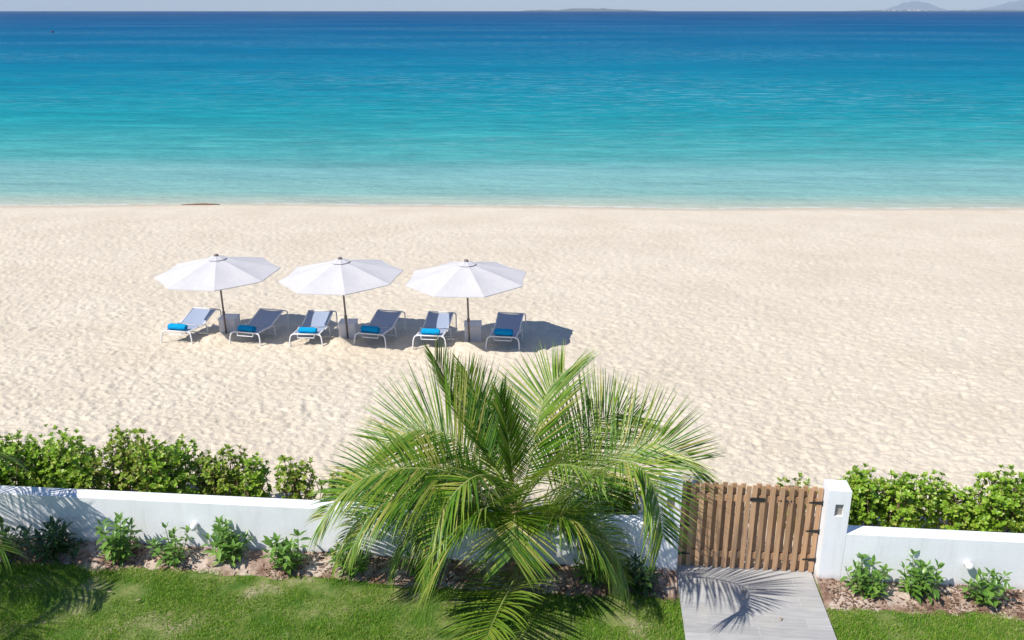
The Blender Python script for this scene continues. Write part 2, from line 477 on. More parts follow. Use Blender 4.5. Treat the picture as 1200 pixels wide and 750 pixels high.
def mat_bed():
    m, nt, b = material('bed_soil')
    p = pos_coord(nt)
    n1 = noise(nt, 2.2, 5, 0.65, p); n2 = noise(nt, 60, 4, 0.7, p); n3 = noise(nt, 9, 4, 0.65, p)
    c = ramp(nt, [(0.36, (0.20, 0.12, 0.085)), (0.46, (0.38, 0.26, 0.195)), (0.56, (0.60, 0.49, 0.40))], n1.outputs[0]).outputs[0]
    c = mixc(nt, 0.6, c, ramp(nt, [(0.3, (0.5, 0.48, 0.46)), (0.65, (1.1, 1.1, 1.1))], n3.outputs[0]).outputs[0], 'MULTIPLY')
    c = mixc(nt, 0.6, c, ramp(nt, [(0.3, (0.55, 0.52, 0.5)), (0.65, (1.1, 1.1, 1.1))], n2.outputs[0]).outputs[0], 'MULTIPLY')
    nt.links.new(c, b.inputs['Base Color']); b.inputs['Roughness'].default_value = 0.95; b.inputs['Specular IOR Level'].default_value = 0.1
    k = bump(nt, None, n3.outputs[0], 0.6, 0.03); bump(nt, b, n2.outputs[0], 0.5, 0.015, k)
    return m

def mat_canopy():
    m, nt, b = material('umbrella_fabric')
    v = obj_coord(nt)
    n = noise(nt, 4, 4, 0.6, v); wv = noise(nt, 240, 2, 0.5, v)
    r = ramp(nt, [(0.3, (0.62, 0.60, 0.60)), (0.7, (0.68, 0.66, 0.65))], n.outputs[0])
    nt.links.new(r.outputs[0], b.inputs['Base Color']); b.inputs['Roughness'].default_value = 0.85; b.inputs['Specular IOR Level'].default_value = 0.15
    bump(nt, b, wv.outputs[0], 0.15, 0.003)
    tr = nt.nodes.new('ShaderNodeBsdfTranslucent'); tr.inputs[0].default_value = (0.75, 0.74, 0.76, 1)
    mx = nt.nodes.new('ShaderNodeMixShader'); mx.inputs[0].default_value = 0.18
    nt.links.new(b.outputs[0], mx.inputs[1]); nt.links.new(tr.outputs[0], mx.inputs[2])
    nt.links.new(mx.outputs[0], nt.nodes['Material Output'].inputs[0])
    return m

def mat_sling():
    m, nt, b = material('sling_mesh')
    v = obj_coord(nt)
    wv = noise(nt, 1.0, 2, 0.5, scaled(nt, v, (260, 12, 260)))
    r = ramp(nt, [(0.3, (0.26, 0.31, 0.42)), (0.7, (0.335, 0.39, 0.50))], wv.outputs[0])
    nt.links.new(r.outputs[0], b.inputs['Base Color']); b.inputs['Roughness'].default_value = 0.55; b.inputs['Specular IOR Level'].default_value = 0.35
    bump(nt, b, wv.outputs[0], 0.2, 0.002)
    return m

def mat_bark():
    m, nt, b = material('palm_fibre')
    v = obj_coord(nt)
    n = noise(nt, 1.0, 5, 0.65, scaled(nt, v, (45, 45, 6)), 0.5)
    r = ramp(nt, [(0.3, (0.10, 0.06, 0.035)), (0.55, (0.26, 0.17, 0.10)), (0.75, (0.42, 0.31, 0.20))], n.outputs[0])
    nt.links.new(r.outputs[0], b.inputs['Base Color']); b.inputs['Roughness'].default_value = 0.9
    bump(nt, b, n.outputs[0], 0.8, 0.02)
    return m

M = dict(
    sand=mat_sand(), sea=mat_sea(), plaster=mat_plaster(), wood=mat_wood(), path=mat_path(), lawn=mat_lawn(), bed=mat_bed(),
    canopy=mat_canopy(), sling=mat_sling(), bark=mat_bark(),
    grass=mat_leaf('grass_blade', [(0.13, 0.32, 0.018), (0.19, 0.41, 0.026), (0.26, 0.46, 0.038), (0.36, 0.48, 0.07), (0.56, 0.53, 0.21)], 0.55, 0.3, 0.4, (0.22, 0.42, 0.03)),
    frond=mat_leaf('palm_leaflet', [(0.04, 0.115, 0.010), (0.07, 0.175, 0.012), (0.115, 0.25, 0.016), (0.19, 0.31, 0.025), (0.27, 0.34, 0.045), (0.44, 0.38, 0.11)], 0.33, 0.5, 0.24, (0.25, 0.42, 0.03)),
    frond_yellow=mat_leaf('young_leaflet', [(0.14, 0.28, 0.03), (0.21, 0.34, 0.035), (0.29, 0.36, 0.05)], 0.38, 0.5, 0.3, (0.40, 0.45, 0.04)),
    rachis=simple('midrib_green', (0.26, 0.31, 0.085), 0.45, 0.4, 0.2, 8),
    petiole=simple('petiole_green', (0.20, 0.26, 0.07), 0.45, 0.4, 0.25, 6),
    hedge=mat_leaf('shore_leaf', [(0.15, 0.28, 0.02), (0.23, 0.41, 0.026), (0.30, 0.49, 0.036), (0.38, 0.55, 0.06), (0.46, 0.48, 0.11)], 0.42, 0.5, 0.3, (0.32, 0.52, 0.05)),
    hedge_olive=mat_leaf('olive_leaf', [(0.16, 0.27, 0.025), (0.24, 0.38, 0.03), (0.32, 0.45, 0.045), (0.38, 0.33, 0.09)], 0.45, 0.4, 0.25, (0.28, 0.36, 0.05)),
    shrub=mat_leaf('bed_leaf', [(0.085, 0.19, 0.03), (0.13, 0.27, 0.04), (0.18, 0.34, 0.055), (0.26, 0.42, 0.09)], 0.36, 0.55, 0.28, (0.25, 0.48, 0.06)),
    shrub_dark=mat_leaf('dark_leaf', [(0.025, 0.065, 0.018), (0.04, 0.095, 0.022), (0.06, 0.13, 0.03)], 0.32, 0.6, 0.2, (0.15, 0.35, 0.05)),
    twig=simple('twig_bark', (0.24, 0.165, 0.10), 0.85, 0.2, 0.3, 20),
    stem=simple('green_stem', (0.16, 0.20, 0.07), 0.6, 0.3, 0.25, 20),
    chip=mat_leaf('bark_chip', [(0.10, 0.055, 0.04), (0.19, 0.11, 0.08), (0.30, 0.20, 0.14), (0.42, 0.31, 0.22)], 0.9, 0.1, 0.0),
    metal_white=simple('white_metal', (0.74, 0.73, 0.71), 0.4, 0.5, 0.06, 8),
    metal_black=simple('black_iron', (0.018, 0.018, 0.02), 0.45, 0.5, 0.2, 12),
    pole=simple('pole_metal', (0.17, 0.14, 0.125), 0.45, 0.5, 0.15, 10),
    towel=simple('blue_towel', (0.005, 0.30, 0.58), 0.95, 0.1, 0.25, 60, 0.6, 220),
    table=simple('white_table', (0.62, 0.61, 0.62), 0.55, 0.4, 0.05, 5),
    lamp=simple('lamp_white', (0.80, 0.80, 0.80), 0.3, 0.5, 0.03, 5),
    recess=simple('recess_panel', (0.33, 0.30, 0.27), 0.5, 0.4, 0.1, 8),
    island=simple('island_scrub', (0.10, 0.115, 0.09), 0.9, 0.1, 0.35, 0.01),
    house=simple('house_white', (0.8, 0.79, 0.76), 0.8, 0.2, 0.05, 1),
    roof=simple('house_roof', (0.45, 0.30, 0.24), 0.8, 0.2, 0.1, 1),
    weed=simple('dry_weed', (0.16, 0.08, 0.045), 0.9, 0.1, 0.4, 3, 0.6, 12),
    buoy=simple('buoy_navy', (0.015, 0.03, 0.09), 0.4, 0.5, 0.1, 4),
    fallen=mat_leaf('fallen_leaf', [(0.30, 0.24, 0.15), (0.45, 0.37, 0.25)], 0.8, 0.2, 0.1),
)

# ------------------------------------------------------------------ beach and sea
def build_sand():
    H = 7.0
    ys = [11.0]
    while ys[-1] < 52:
        y = ys[-1]; ys.append(y + 1.15 * (y * y + H * H) / (H * 1050.0) * 0.82)
    ys = [-80, -20, 4, 9.6, 10.0, 10.3, 10.6, 10.8] + ys + [54, 58, 64, 75]
    ys = np.array(ys)
    nf = 760
    t = np.concatenate([[-40, -15, -5, -2, -1.2, -0.9], np.linspace(-0.74, 0.74, nf), [0.9, 1.2, 2, 5, 15, 40]])
    dep = np.maximum(ys, 11.0)
    X = t[None, :] * dep[:, None]
    Y = np.repeat(ys[:, None], len(t), 1)
    Z = sand_height(X, Y)
    inner = Y < 10.45
    Z = np.where(inner, -0.12, Z)
    far = np.abs(X / dep[:, None]) > 0.85
    Z = np.where(far & ~inner, sand_base(X, Y), Z)
    nr, nc = X.shape
    V = np.stack([X, Y, Z], -1).reshape(-1, 3)
    i = np.arange(nr - 1)[:, None] * nc + np.arange(nc - 1)[None, :]
    F = np.stack([i, i + 1, i + nc + 1, i + nc], -1).reshape(-1, 4)
    o = link_mesh('sand', np_mesh('sand', V, F, True), M['sand'])
    tag(o, kind='structure')
build_sand()

def build_sea():
    ys = np.concatenate([[40], np.arange(43.0, 52.0, 0.12), [54, 58, 70, 100, 200, 500, 1500, 4000, 11500]])
    xs = np.concatenate([[-16000, -4000, -1000, -200, -80], np.arange(-44, 44.01, 0.25), [80, 200, 1000, 4000, 16000]])
    X, Y = np.meshgrid(xs, ys)
    dep = np.where(Y < 60, SEA_Z - sand_height(X, Y), 1.0)
    n = len(xs); m = len(ys)
    V = np.stack([X, Y, np.full_like(X, SEA_Z)], -1).reshape(-1, 3)
    i = np.arange(m - 1)[:, None] * n + np.arange(n - 1)[None, :]
    F = np.stack([i, i + 1, i + n + 1, i + n], -1).reshape(-1, 4)
    me = np_mesh('sea', V, F, True)
    me.attributes.new('shore_depth', 'FLOAT', 'POINT').data.foreach_set('value', np.clip(dep, 0, 1).ravel().astype(np.float32))
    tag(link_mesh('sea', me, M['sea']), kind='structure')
build_sea()

def ridge(name, x0, x1, y, prof, depth, seed):
    """an island or hill: a ridge with slopes to both sides; prof(t) gives the crest height"""
    nx, ny = 60, 12
    xs = np.linspace(x0, x1, nx); ts = np.linspace(-1, 1, ny)
    X, T = np.meshgrid(xs, ts, indexing='ij')
    u = (X - x0) / (x1 - x0)
    crest = np.interp(u.ravel(), [p[0] for p in prof], [p[1] for p in prof]).reshape(u.shape)
    Zh = crest * np.clip(1 - np.abs(T) ** 1.4, 0, 1) * (1 + 0.5 * fbm(X / 90.0, T * 3 + seed, 3, seed)) - 12.0
    Y = y + T * depth
    V = np.stack([X, Y, Zh + SEA_Z], -1).reshape(-1, 3)
    i = np.arange(nx - 1)[:, None] * ny + np.arange(ny - 1)[None, :]
    F = np.stack([i, i + ny, i + ny + 1, i + 1], -1).reshape(-1, 4)
    return tag(link_mesh(name, np_mesh(name, V, F, True), M['island']), kind='structure')
ridge('island', 40, 2450, 15000, [(0, 0), (0.08, 22), (0.2, 30), (0.28, 22), (0.36, 50), (0.6, 48), (0.72, 34), (0.85, 24), (1, 0)], 500, 2)
ridge('island', 4900, 7000, 14600, [(0, 0), (0.2, 18), (0.4, 26), (0.7, 24), (1, 0)], 400, 5)
ridge('hills', 6700, 9200, 15200, [(0, 0), (0.2, 26), (0.5, 30), (1, 20)], 500, 9)
ridge('hills', 13850, 15750, 35000, [(0, 0), (0.1, 70), (0.2, 175), (0.3, 240), (0.4, 290), (0.5, 312), (0.6, 304), (0.7, 270), (0.8, 225), (0.9, 100), (1, 0)], 1500, 12)
ridge('hills', 17500, 22000, 35000, [(0, 0), (0.2, 300), (0.5, 540), (1, 420)], 2000, 15)

# ------------------------------------------------------------------ garden ground
PATH_A0, PATH_A1 = 2.16, 3.925
def bed_edge(a):
    a = np.asarray(a, float)
    return -0.50 + 0.09 * (vnoise(a * 1.1, a * 0 + 2.0, 31) - 0.5) + 0.10 * (vnoise(a * 4.0, a * 0, 33) - 0.5)

def build_lawn():
    V = [(-60, -60, 0), (60, -60, 0), (60, 0.1, 0), (-60, 0.1, 0)]
    o = link_mesh('lawn', np_mesh('lawn', g_np(V), [(0, 1, 2, 3)]), M['lawn']); tag(o, kind='structure')
build_lawn()

def strip_bed(a0, a1):
    na = int((a1 - a0) / 0.03); nb = 30
    A = np.linspace(a0, a1, na)
    e = bed_edge(A) - 0.05
    t = np.linspace(0, 1, nb)
    AA = np.repeat(A[:, None], nb, 1); BB = e[:, None] * (1 - t[None, :]) + 0.06 * t[None, :]
    ZZ = -0.012 + 0.085 * np.sin(np.clip(t, 0, 1) * np.pi * 0.62)[None, :] + fbm(AA * 3.0, BB * 3.0, 4, 61) * 0.09 + fbm(AA * 16.0, BB * 16.0, 2, 66) * 0.018
    ZZ[:, 0] = -0.02
    V = g_np(np.stack([AA, BB, ZZ], -1).reshape(-1, 3))
    i = np.arange(na - 1)[:, None] * nb + np.arange(nb - 1)[None, :]
    F = np.stack([i, i + nb, i + nb + 1, i + 1], -1).reshape(-1, 4)
    return tag(link_mesh('planting_bed', np_mesh('planting_bed', V, F, True), M['bed']), kind='structure')
strip_bed(-13, PATH_A0 - 0.01)
strip_bed(PATH_A1 + 0.01, 13)

def build_path():
    mb = MB(); mb.box((0, 0, 0), (PATH_A1 - PATH_A0, 9.0, 0.12), None, 0.006)
    o = mb.build('path', M['path']); o.matrix_world = GM @ Matrix.Translation(((PATH_A0 + PATH_A1) / 2, 0.33 - 4.5, -0.025))
    tag(o, kind='structure')
build_path()

# grass blades, thinned where the photograph shows worn patches
def build_grass():
    N = 330000
    a = RNG.uniform(-8.2, 8.2, N); b = RNG.uniform(-3.0, -0.34, N)
    keep = (b < bed_edge(a) + RNG.normal(0, 0.025, N)) & ((a < PATH_A0 - 0.005) | (a > PATH_A1 + 0.005))
    dens = vnoise(a * 1.7, b * 1.7, 71) * 0.6 + vnoise(a * 5.0, b * 5.0, 73) * 0.4
    for (pa, pb, ra, rb) in [(-5.0, -0.93, 0.34, 0.12), (-2.4, -0.72, 0.17, 0.1), (-5.55, -1.25, 0.3, 0.15), (-4.0, -0.56, 0.3, 0.05), (1.2, -0.62, 0.35, 0.07), (-0.6, -0.8, 0.4, 0.1), (1.5, -1.0, 0.3, 0.12)]:
        dens = dens - 0.5 * np.exp(-(((a - pa) / ra) ** 2 + ((b - pb) / rb) ** 2))
    right = a > PATH_A1
    keep &= RNG.uniform(0, 1, N) < np.clip((dens - np.where(right, 0.04, 0.235)) * 3.0, 0.05, 1.0)
    a = a[keep]; b = b[keep]; n = len(a)
    hgt = RNG.uniform(0.022, 0.052, n) * (0.75 + 0.5 * vnoise(a * 2, b * 2, 77)); w = RNG.uniform(0.0022, 0.0042, n)
    th = RNG.uniform(0, 2 * np.pi, n); ln = RNG.uniform(0.1, 0.9, n); ph = RNG.uniform(0, 2 * np.pi, n)
    base = np.stack([a, b, np.zeros(n) - 0.002], 1)
    wd = np.stack([np.cos(th), np.sin(th), np.zeros(n)], 1) * w[:, None]
    lean = np.stack([np.cos(ph), np.sin(ph), np.zeros(n)], 1) * (hgt * ln)[:, None]
    up = np.array([0, 0, 1.0])[None, :] * hgt[:, None]
    v0 = base - wd; v1 = base + wd; m = base + lean * 0.35 + up * 0.6
    v2 = m + wd * 0.8; v3 = m - wd * 0.8; tip = base + lean + up
    V = np.stack([v0, v1, v2, v3, tip], 1).reshape(-1, 3)
    i = np.arange(n)[:, None] * 5
    F = np.concatenate([i + np.array([[0, 1, 2]]), i + np.array([[0, 2, 3]]), i + np.array([[3, 2, 4]])], 0)
    o = link_mesh('grass', np_mesh('grass', g_np(V), F), M['grass'])
    tag(o, 'short green lawn grass with worn sandy patches in front of the planting beds', 'grass', kind='stuff')
build_grass()

def build_chips():
    N = 9000
    a = RNG.uniform(-8, 8, N); b = RNG.uniform(-0.6, 0.0, N)
    keep = (b > bed_edge(a) - 0.03) & ((a < PATH_A0 - 0.03) | (a > PATH_A1 + 0.03))
    keep &= RNG.uniform(0, 1, N) < np.clip(vnoise(a * 2.3, b * 2.3, 88) * 2.2 - 0.55, 0.08, 1)
    a = a[keep]; b = b[keep]; n = len(a)
    e = bed_edge(a) - 0.05; t = (b - e) / (0.06 - e)
    z = -0.012 + 0.085 * np.sin(np.clip(t, 0, 1) * np.pi * 0.62) + fbm(a * 3.0, b * 3.0, 4, 61) * 0.09 + fbm(a * 16.0, b * 16.0, 2, 66) * 0.018 + 0.006
    L = RNG.uniform(0.008, 0.034, n); W = RNG.uniform(0.004, 0.011, n)
    th = RNG.uniform(0, 2 * np.pi, n); ti = RNG.normal(0, 0.4, n); tj = RNG.normal(0, 0.4, n)
    d = np.stack([np.cos(th) * np.cos(ti), np.sin(th) * np.cos(ti), np.sin(ti)], 1) * L[:, None]
    s = np.stack([-np.sin(th) * np.cos(tj), np.cos(th) * np.cos(tj), np.sin(tj)], 1) * W[:, None]
    c = np.stack([a, b, z], 1); u = np.array([[0, 0, 0.006]])
    V = np.stack([c - d - s, c + d - s * 0.6, c + d + s, c - d + s * 0.7, c - d - s + u, c + d - s * 0.6 + u, c + d + s + u, c - d + s * 0.7 + u], 1).reshape(-1, 3)
    i = np.arange(n)[:, None] * 8
    F = np.concatenate([i + np.array([q]) for q in ([4, 5, 6, 7], [0, 1, 5, 4], [1, 2, 6, 5], [2, 3, 7, 6], [3, 0, 4, 7])], 0)
    o = link_mesh('bark_mulch', np_mesh('bark_mulch', g_np(V), F), M['chip'])
    tag(o, 'brown bark mulch scattered over the sandy planting beds along the white wall', 'mulch', kind='stuff')
build_chips()

# ------------------------------------------------------------------ walls, pillars, lamps, gate
WALL_H, WALL_T = 0.755, 0.215
def garden_wall(a0, a1, label):
    mb = MB(); mb.box((0, 0, 0), (a1 - a0, WALL_T, WALL_H + 0.4), None, 0.008)
    o = mb.build('garden_wall', M['plaster']); o.matrix_world = GM @ Matrix.Translation(((a0 + a1) / 2, WALL_T / 2, (WALL_H - 0.4) / 2))
    return tag(o, label, 'garden wall')
garden_wall(-16, 1.879, 'long low white plaster wall behind the palm, left of the gate')
garden_wall(4.238, 16, 'low white plaster wall behind three green shrubs, right of the gate')

def pillar(a0, a1, label):
    root = empty('gate_pillar', g((a0 + a1) / 2, 0.14, 0), GA); tag(root, label, 'gate pillar')
    w = a1 - a0; d = 0.285; h = 1.36
    nx0, nx1, nz0, nz1, nd = -0.040, 0.062, 1.0, 1.17, 0.05
    # shaft with a rectangular recess cut into its front
    xs = [-w / 2, nx0, nx1, w / 2]; zs = [-0.3, nz0, nz1, h]
    V = []; F = []
    def quad(p): V.extend(p); k = len(V); F.append((k - 4, k - 3, k - 2, k - 1))
    y0, y1 = -d / 2, d / 2
    for i in range(3):
        for j in range(3):
            if i == 1 and j == 1: continue
            quad([(xs[i], y0, zs[j]), (xs[i + 1], y0, zs[j]), (xs[i + 1], y0, zs[j + 1]), (xs[i], y0, zs[j + 1])])
    yr = y0 + nd
    quad([(nx0, y0, nz0), (nx0, y0, nz1), (nx0, yr, nz1), (nx0, yr, nz0)])
    quad([(nx1, y0, nz0), (nx1, yr, nz0), (nx1, yr, nz1), (nx1, y0, nz1)])
    quad([(nx0, y0, nz0), (nx0, yr, nz0), (nx1, yr, nz0), (nx1, y0, nz0)])
    quad([(nx0, y0, nz1), (nx1, y0, nz1), (nx1, yr, nz1), (nx0, yr, nz1)])
    quad([(nx0, yr, nz0), (nx0, yr, nz1), (nx1, yr, nz1), (nx1, yr, nz0)])
    quad([(-w / 2, y0, -0.3), (-w / 2, y0, h), (-w / 2, y1, h), (-w / 2, y1, -0.3)])
    quad([(w / 2, y0, -0.3), (w / 2, y1, -0.3), (w / 2, y1, h), (w / 2, y0, h)])
    quad([(-w / 2, y1, -0.3), (-w / 2, y1, h), (w / 2, y1, h), (w / 2, y1, -0.3)])
    quad([(-w / 2, y0, h), (w / 2, y0, h), (w / 2, y1, h), (-w / 2, y1, h)])
    me = bpy.data.meshes.new('shaft'); me.from_pydata(V, [], F); me.update()
    link_mesh('shaft', me, M['plaster'], root)
    mb = MB(); mb.box(((nx0 + nx1) / 2, yr - 0.006, (nz0 + nz1) / 2), (nx1 - nx0 - 0.006, 0.010, nz1 - nz0 - 0.006))
    mb.build('recessed_light', M['recess'], root)
    return root
pillar(1.88, 2.158, 'square white gate pillar half hidden behind palm fronds, with a small recess')
pillar(3.957, 4.236, 'square white gate pillar in full sun between gate and right wall, with a small grey recess')

def wall_lamp(a, z, label):
    root = empty('wall_lamp', g(a, -0.001, z), GA); tag(root, label, 'wall light', 'round lamps on the garden wall')
    mb = MB(); mb.lathe([(0.045, 0), (0.048, 0.004), (0.048, 0.016), (0.030, 0.022), (0.026, 0.03)], 20)
    b = mb.build('mount', M['metal_white'], root); b.rotation_euler = (R(90), 0, 0)
    mb = MB(); prof = [(0.050 * math.cos(t), 0.050 * math.sin(t)) for t in np.linspace(-1.45, 1.5, 12)]
    mb.lathe(prof, 20)
    b = mb.build('globe', M['lamp'], root); b.rotation_euler = (R(90), 0, 0); b.location = (0, -0.068, 0)
wall_lamp(-4.30, 0.42, 'small round white lamp on the wall above the bed, left of the palm')
wall_lamp(5.76, 0.42, 'small round white lamp on the wall beside the rightmost shrub, right of the gate')

def gate_leaf(a0, a1, right, label):
    root = empty('gate_leaf', g((a0 + a1) / 2, 0.19, 0.0), GA); tag(root, label, 'gate', 'pair of wooden gate leaves')
    w = a1 - a0
    n = 8; pitch = w / n
    for z in (0.235, 1.075):
        mb = MB(); mb.box((0, 0.012, 0), (w - 0.012, 0.024, 0.095), None, 0.003); mb.build('rail', M['wood'], root, (0, 0.018, z))
    pw = 0.064; span = w - pw - 0.004
    for k in range(2 * n - 1):                                      # front pickets and, in their gaps, the back ones
        x = -w / 2 + pw / 2 + 0.002 + span * k / (2 * n - 2)
        mb = MB(); h = 1.235 + random.uniform(-0.010, 0.010)
        mb.box((0, 0, h / 2), (pw - random.uniform(0, 0.004), 0.022, h), Matrix.Rotation(R(random.uniform(-0.3, 0.3)), 3, 'Y'), 0.003)
        mb.build('picket', M['wood'], root, (x, 0.004 if k % 2 == 0 else 0.056, 0.035 + random.uniform(0, 0.008)))
    s = 1 if right else -1
    for z in (1.075, 0.66, 0.235):
        mb = MB()
        x1 = s * (w / 2 + 0.006)
        vs = [(x1, 0, -0.024), (x1, 0, 0.024), (x1 - s * 0.05, 0, 0.02), (x1 - s * 0.17, 0, 0.006), (x1 - s * 0.17, 0, -0.006), (x1 - s * 0.05, 0, -0.02)]
        vv = [(x, -0.012, zz) for (x, y, zz) in vs] + [(x, -0.006, zz) for (x, y, zz) in vs]
        fs = [(0, 1, 2, 3, 4, 5), (11, 10, 9, 8, 7, 6)] + [(k, (k + 1) % 6, (k + 1) % 6 + 6, k + 6) for k in range(6)]
        mb.add(vv, fs); mb.tube([(x1, -0.014, -0.035), (x1, -0.014, 0.035)], 0.010, 8)
        mb.build('hinge', M['metal_black'], root, (0, -0.002, z))
    if right:
        mb = MB()
        mb.box((0, 0, 0), (0.19, 0.008, 0.052), None, 0.002)
        mb.build('latch_plate', M['metal_black'], root, (-w / 2 + 0.075, -0.014, 1.085))
        o = root.children[-1]
        b = MB(); b.tube([(-0.10, -0.016, 0), (0.10, -0.016, 0)], 0.009, 8); b.tube([(0.02, -0.016, 0), (0.02, -0.05, -0.012)], 0.006, 8)
        for x in (-0.07, 0.06): b.box((x, -0.014, 0), (0.022, 0.024, 0.034), None, 0.003)
        b.build('bolt', M['metal_black'], o)
    return root
GMID = (2.158 + 3.957) / 2
gate_leaf(2.170, GMID - 0.004, False, 'brown wooden picket gate leaf hinged behind the palm fronds, shaded')
gate_leaf(GMID + 0.004, 3.945, True, 'brown wooden picket gate leaf with black latch and strap hinges, next to the sunlit pillar')

# ------------------------------------------------------------------ palms
def palm_frond(ctrl, parent, origin, Lmax=0.8, n0=58, droop=0.25, fold=0.30, start=0.16, roll=0.0, mat='frond', wmax=0.0118, seed=0, petiole_r=0.015, ang=(72, 34), gather=0.0):
    rng = random.Random(seed)
    P = bez(ctrl, 10)
    P = [p - origin for p in P]
    # resample to even spacing
    cum = [0.0]
    for i in range(1, len(P)): cum.append(cum[-1] + (P[i] - P[i - 1]).length)
    tot = cum[-1]
    def at(s):
        d = s * tot
        for i in range(1, len(P)):
            if d <= cum[i] or i == len(P) - 1:
                k = (d - cum[i - 1]) / max(1e-9, cum[i] - cum[i - 1])
                return P[i - 1].lerp(P[i], k)
    K = 80
    pts = [at(i / K) for i in range(K + 1)]
    T = [(pts[min(i + 1, K)] - pts[max(i - 1, 0)]).normalized() for i in range(K + 1)]
    U = []
    u = Vector((0, 0, 1)) - T[0] * T[0].z
    if u.length < 0.2: u = -Vector((T[K].x, T[K].y, 0)); u = u - T[0] * u.dot(T[0])
    u.normalize(); u.rotate(Matrix.Rotation(roll, 3, T[0]))
    for i in range(K + 1):
        u = u - T[i] * u.dot(T[i]); u.normalize(); U.append(u.copy())
    V = []; F = []
    SEG = 6
    for side in (-1, 1):
        n = int(n0 * 1.32)
        for j in range(n):
            s = start + (1 - start) * ((j + rng.uniform(-0.25, 0.25) + 0.5) / n)
            s = min(max(s, start), 0.998)
            i = min(K, int(round(s * K))); p = at(s)
            q = (s - start) / (1 - start)
            prof = min(1.0, 0.6 + 1.7 * q) if q < 0.25 else 1.0 - 0.50 * ((q - 0.25) / 0.75) ** 1.8
            L = Lmax * prof * rng.uniform(0.88, 1.08)
            al = R(ang[0] + (ang[1] - ang[0]) * q + rng.uniform(-5, 5))
            t, uu = T[i], U[i]; ss = t.cross(uu) * side
            lift = fold * (1 - 0.4 * q) + rng.uniform(-0.12, 0.12)
            d = (ss * math.sin(al) + t * math.cos(al) + uu * lift).normalized()
            if gather: d = (d + t * gather).normalized()
            dr = droop * rng.uniform(0.6, 1.45)
            w0 = wmax * rng.uniform(0.85, 1.15) * (0.7 + 0.3 * prof)
            tw = rng.uniform(-0.35, 0.35)
            b0 = len(V); pos = p.copy(); dirv = d.copy(); step = L / SEG
            wv0 = None
            for k in range(SEG + 1):
                x = k / SEG
                nrm = uu - dirv * uu.dot(dirv)
                if nrm.length < 0.05: nrm = dirv.orthogonal()
                nrm.normalize()
                nrm.rotate(Matrix.Rotation(tw * x + 0.25 * side, 3, dirv))
                wd = dirv.cross(nrm)
                ww = w0 * (0.45 + 2.2 * x if x < 0.25 else 1.0 - 0.97 * ((x - 0.25) / 0.75) ** 1.5)
                V.append(pos + wd * ww + nrm * ww * 0.45); V.append(pos.copy()); V.append(pos - wd * ww + nrm * ww * 0.45)
                if k < SEG:
                    a = b0 + 3 * k
                    F.append((a, a + 1, a + 4, a + 3)); F.append((a + 1, a + 2, a + 5, a + 4))
                g_ = dr * (0.25 + 1.5 * x) * 0.36
                dirv = (dirv + Vector((0, 0, -1)) * g_).normalized()
                pos = pos + dirv * step
    o = link_mesh('frond', np_mesh('frond', [tuple(v) for v in V], F, True), M[mat], parent)
    mb = MB()
    rr = [petiole_r * (1.35 - 1.1 * min(1, i / (K * 0.3)) if i < K * 0.3 * 0.5 else 0.8 * (1 - i / K) ** 0.8 + 0.10) for i in range(K + 1)]
    mb.tube(pts[::2], rr[::2], 6)
    mb.build('midrib', M['rachis'], o)
    return o

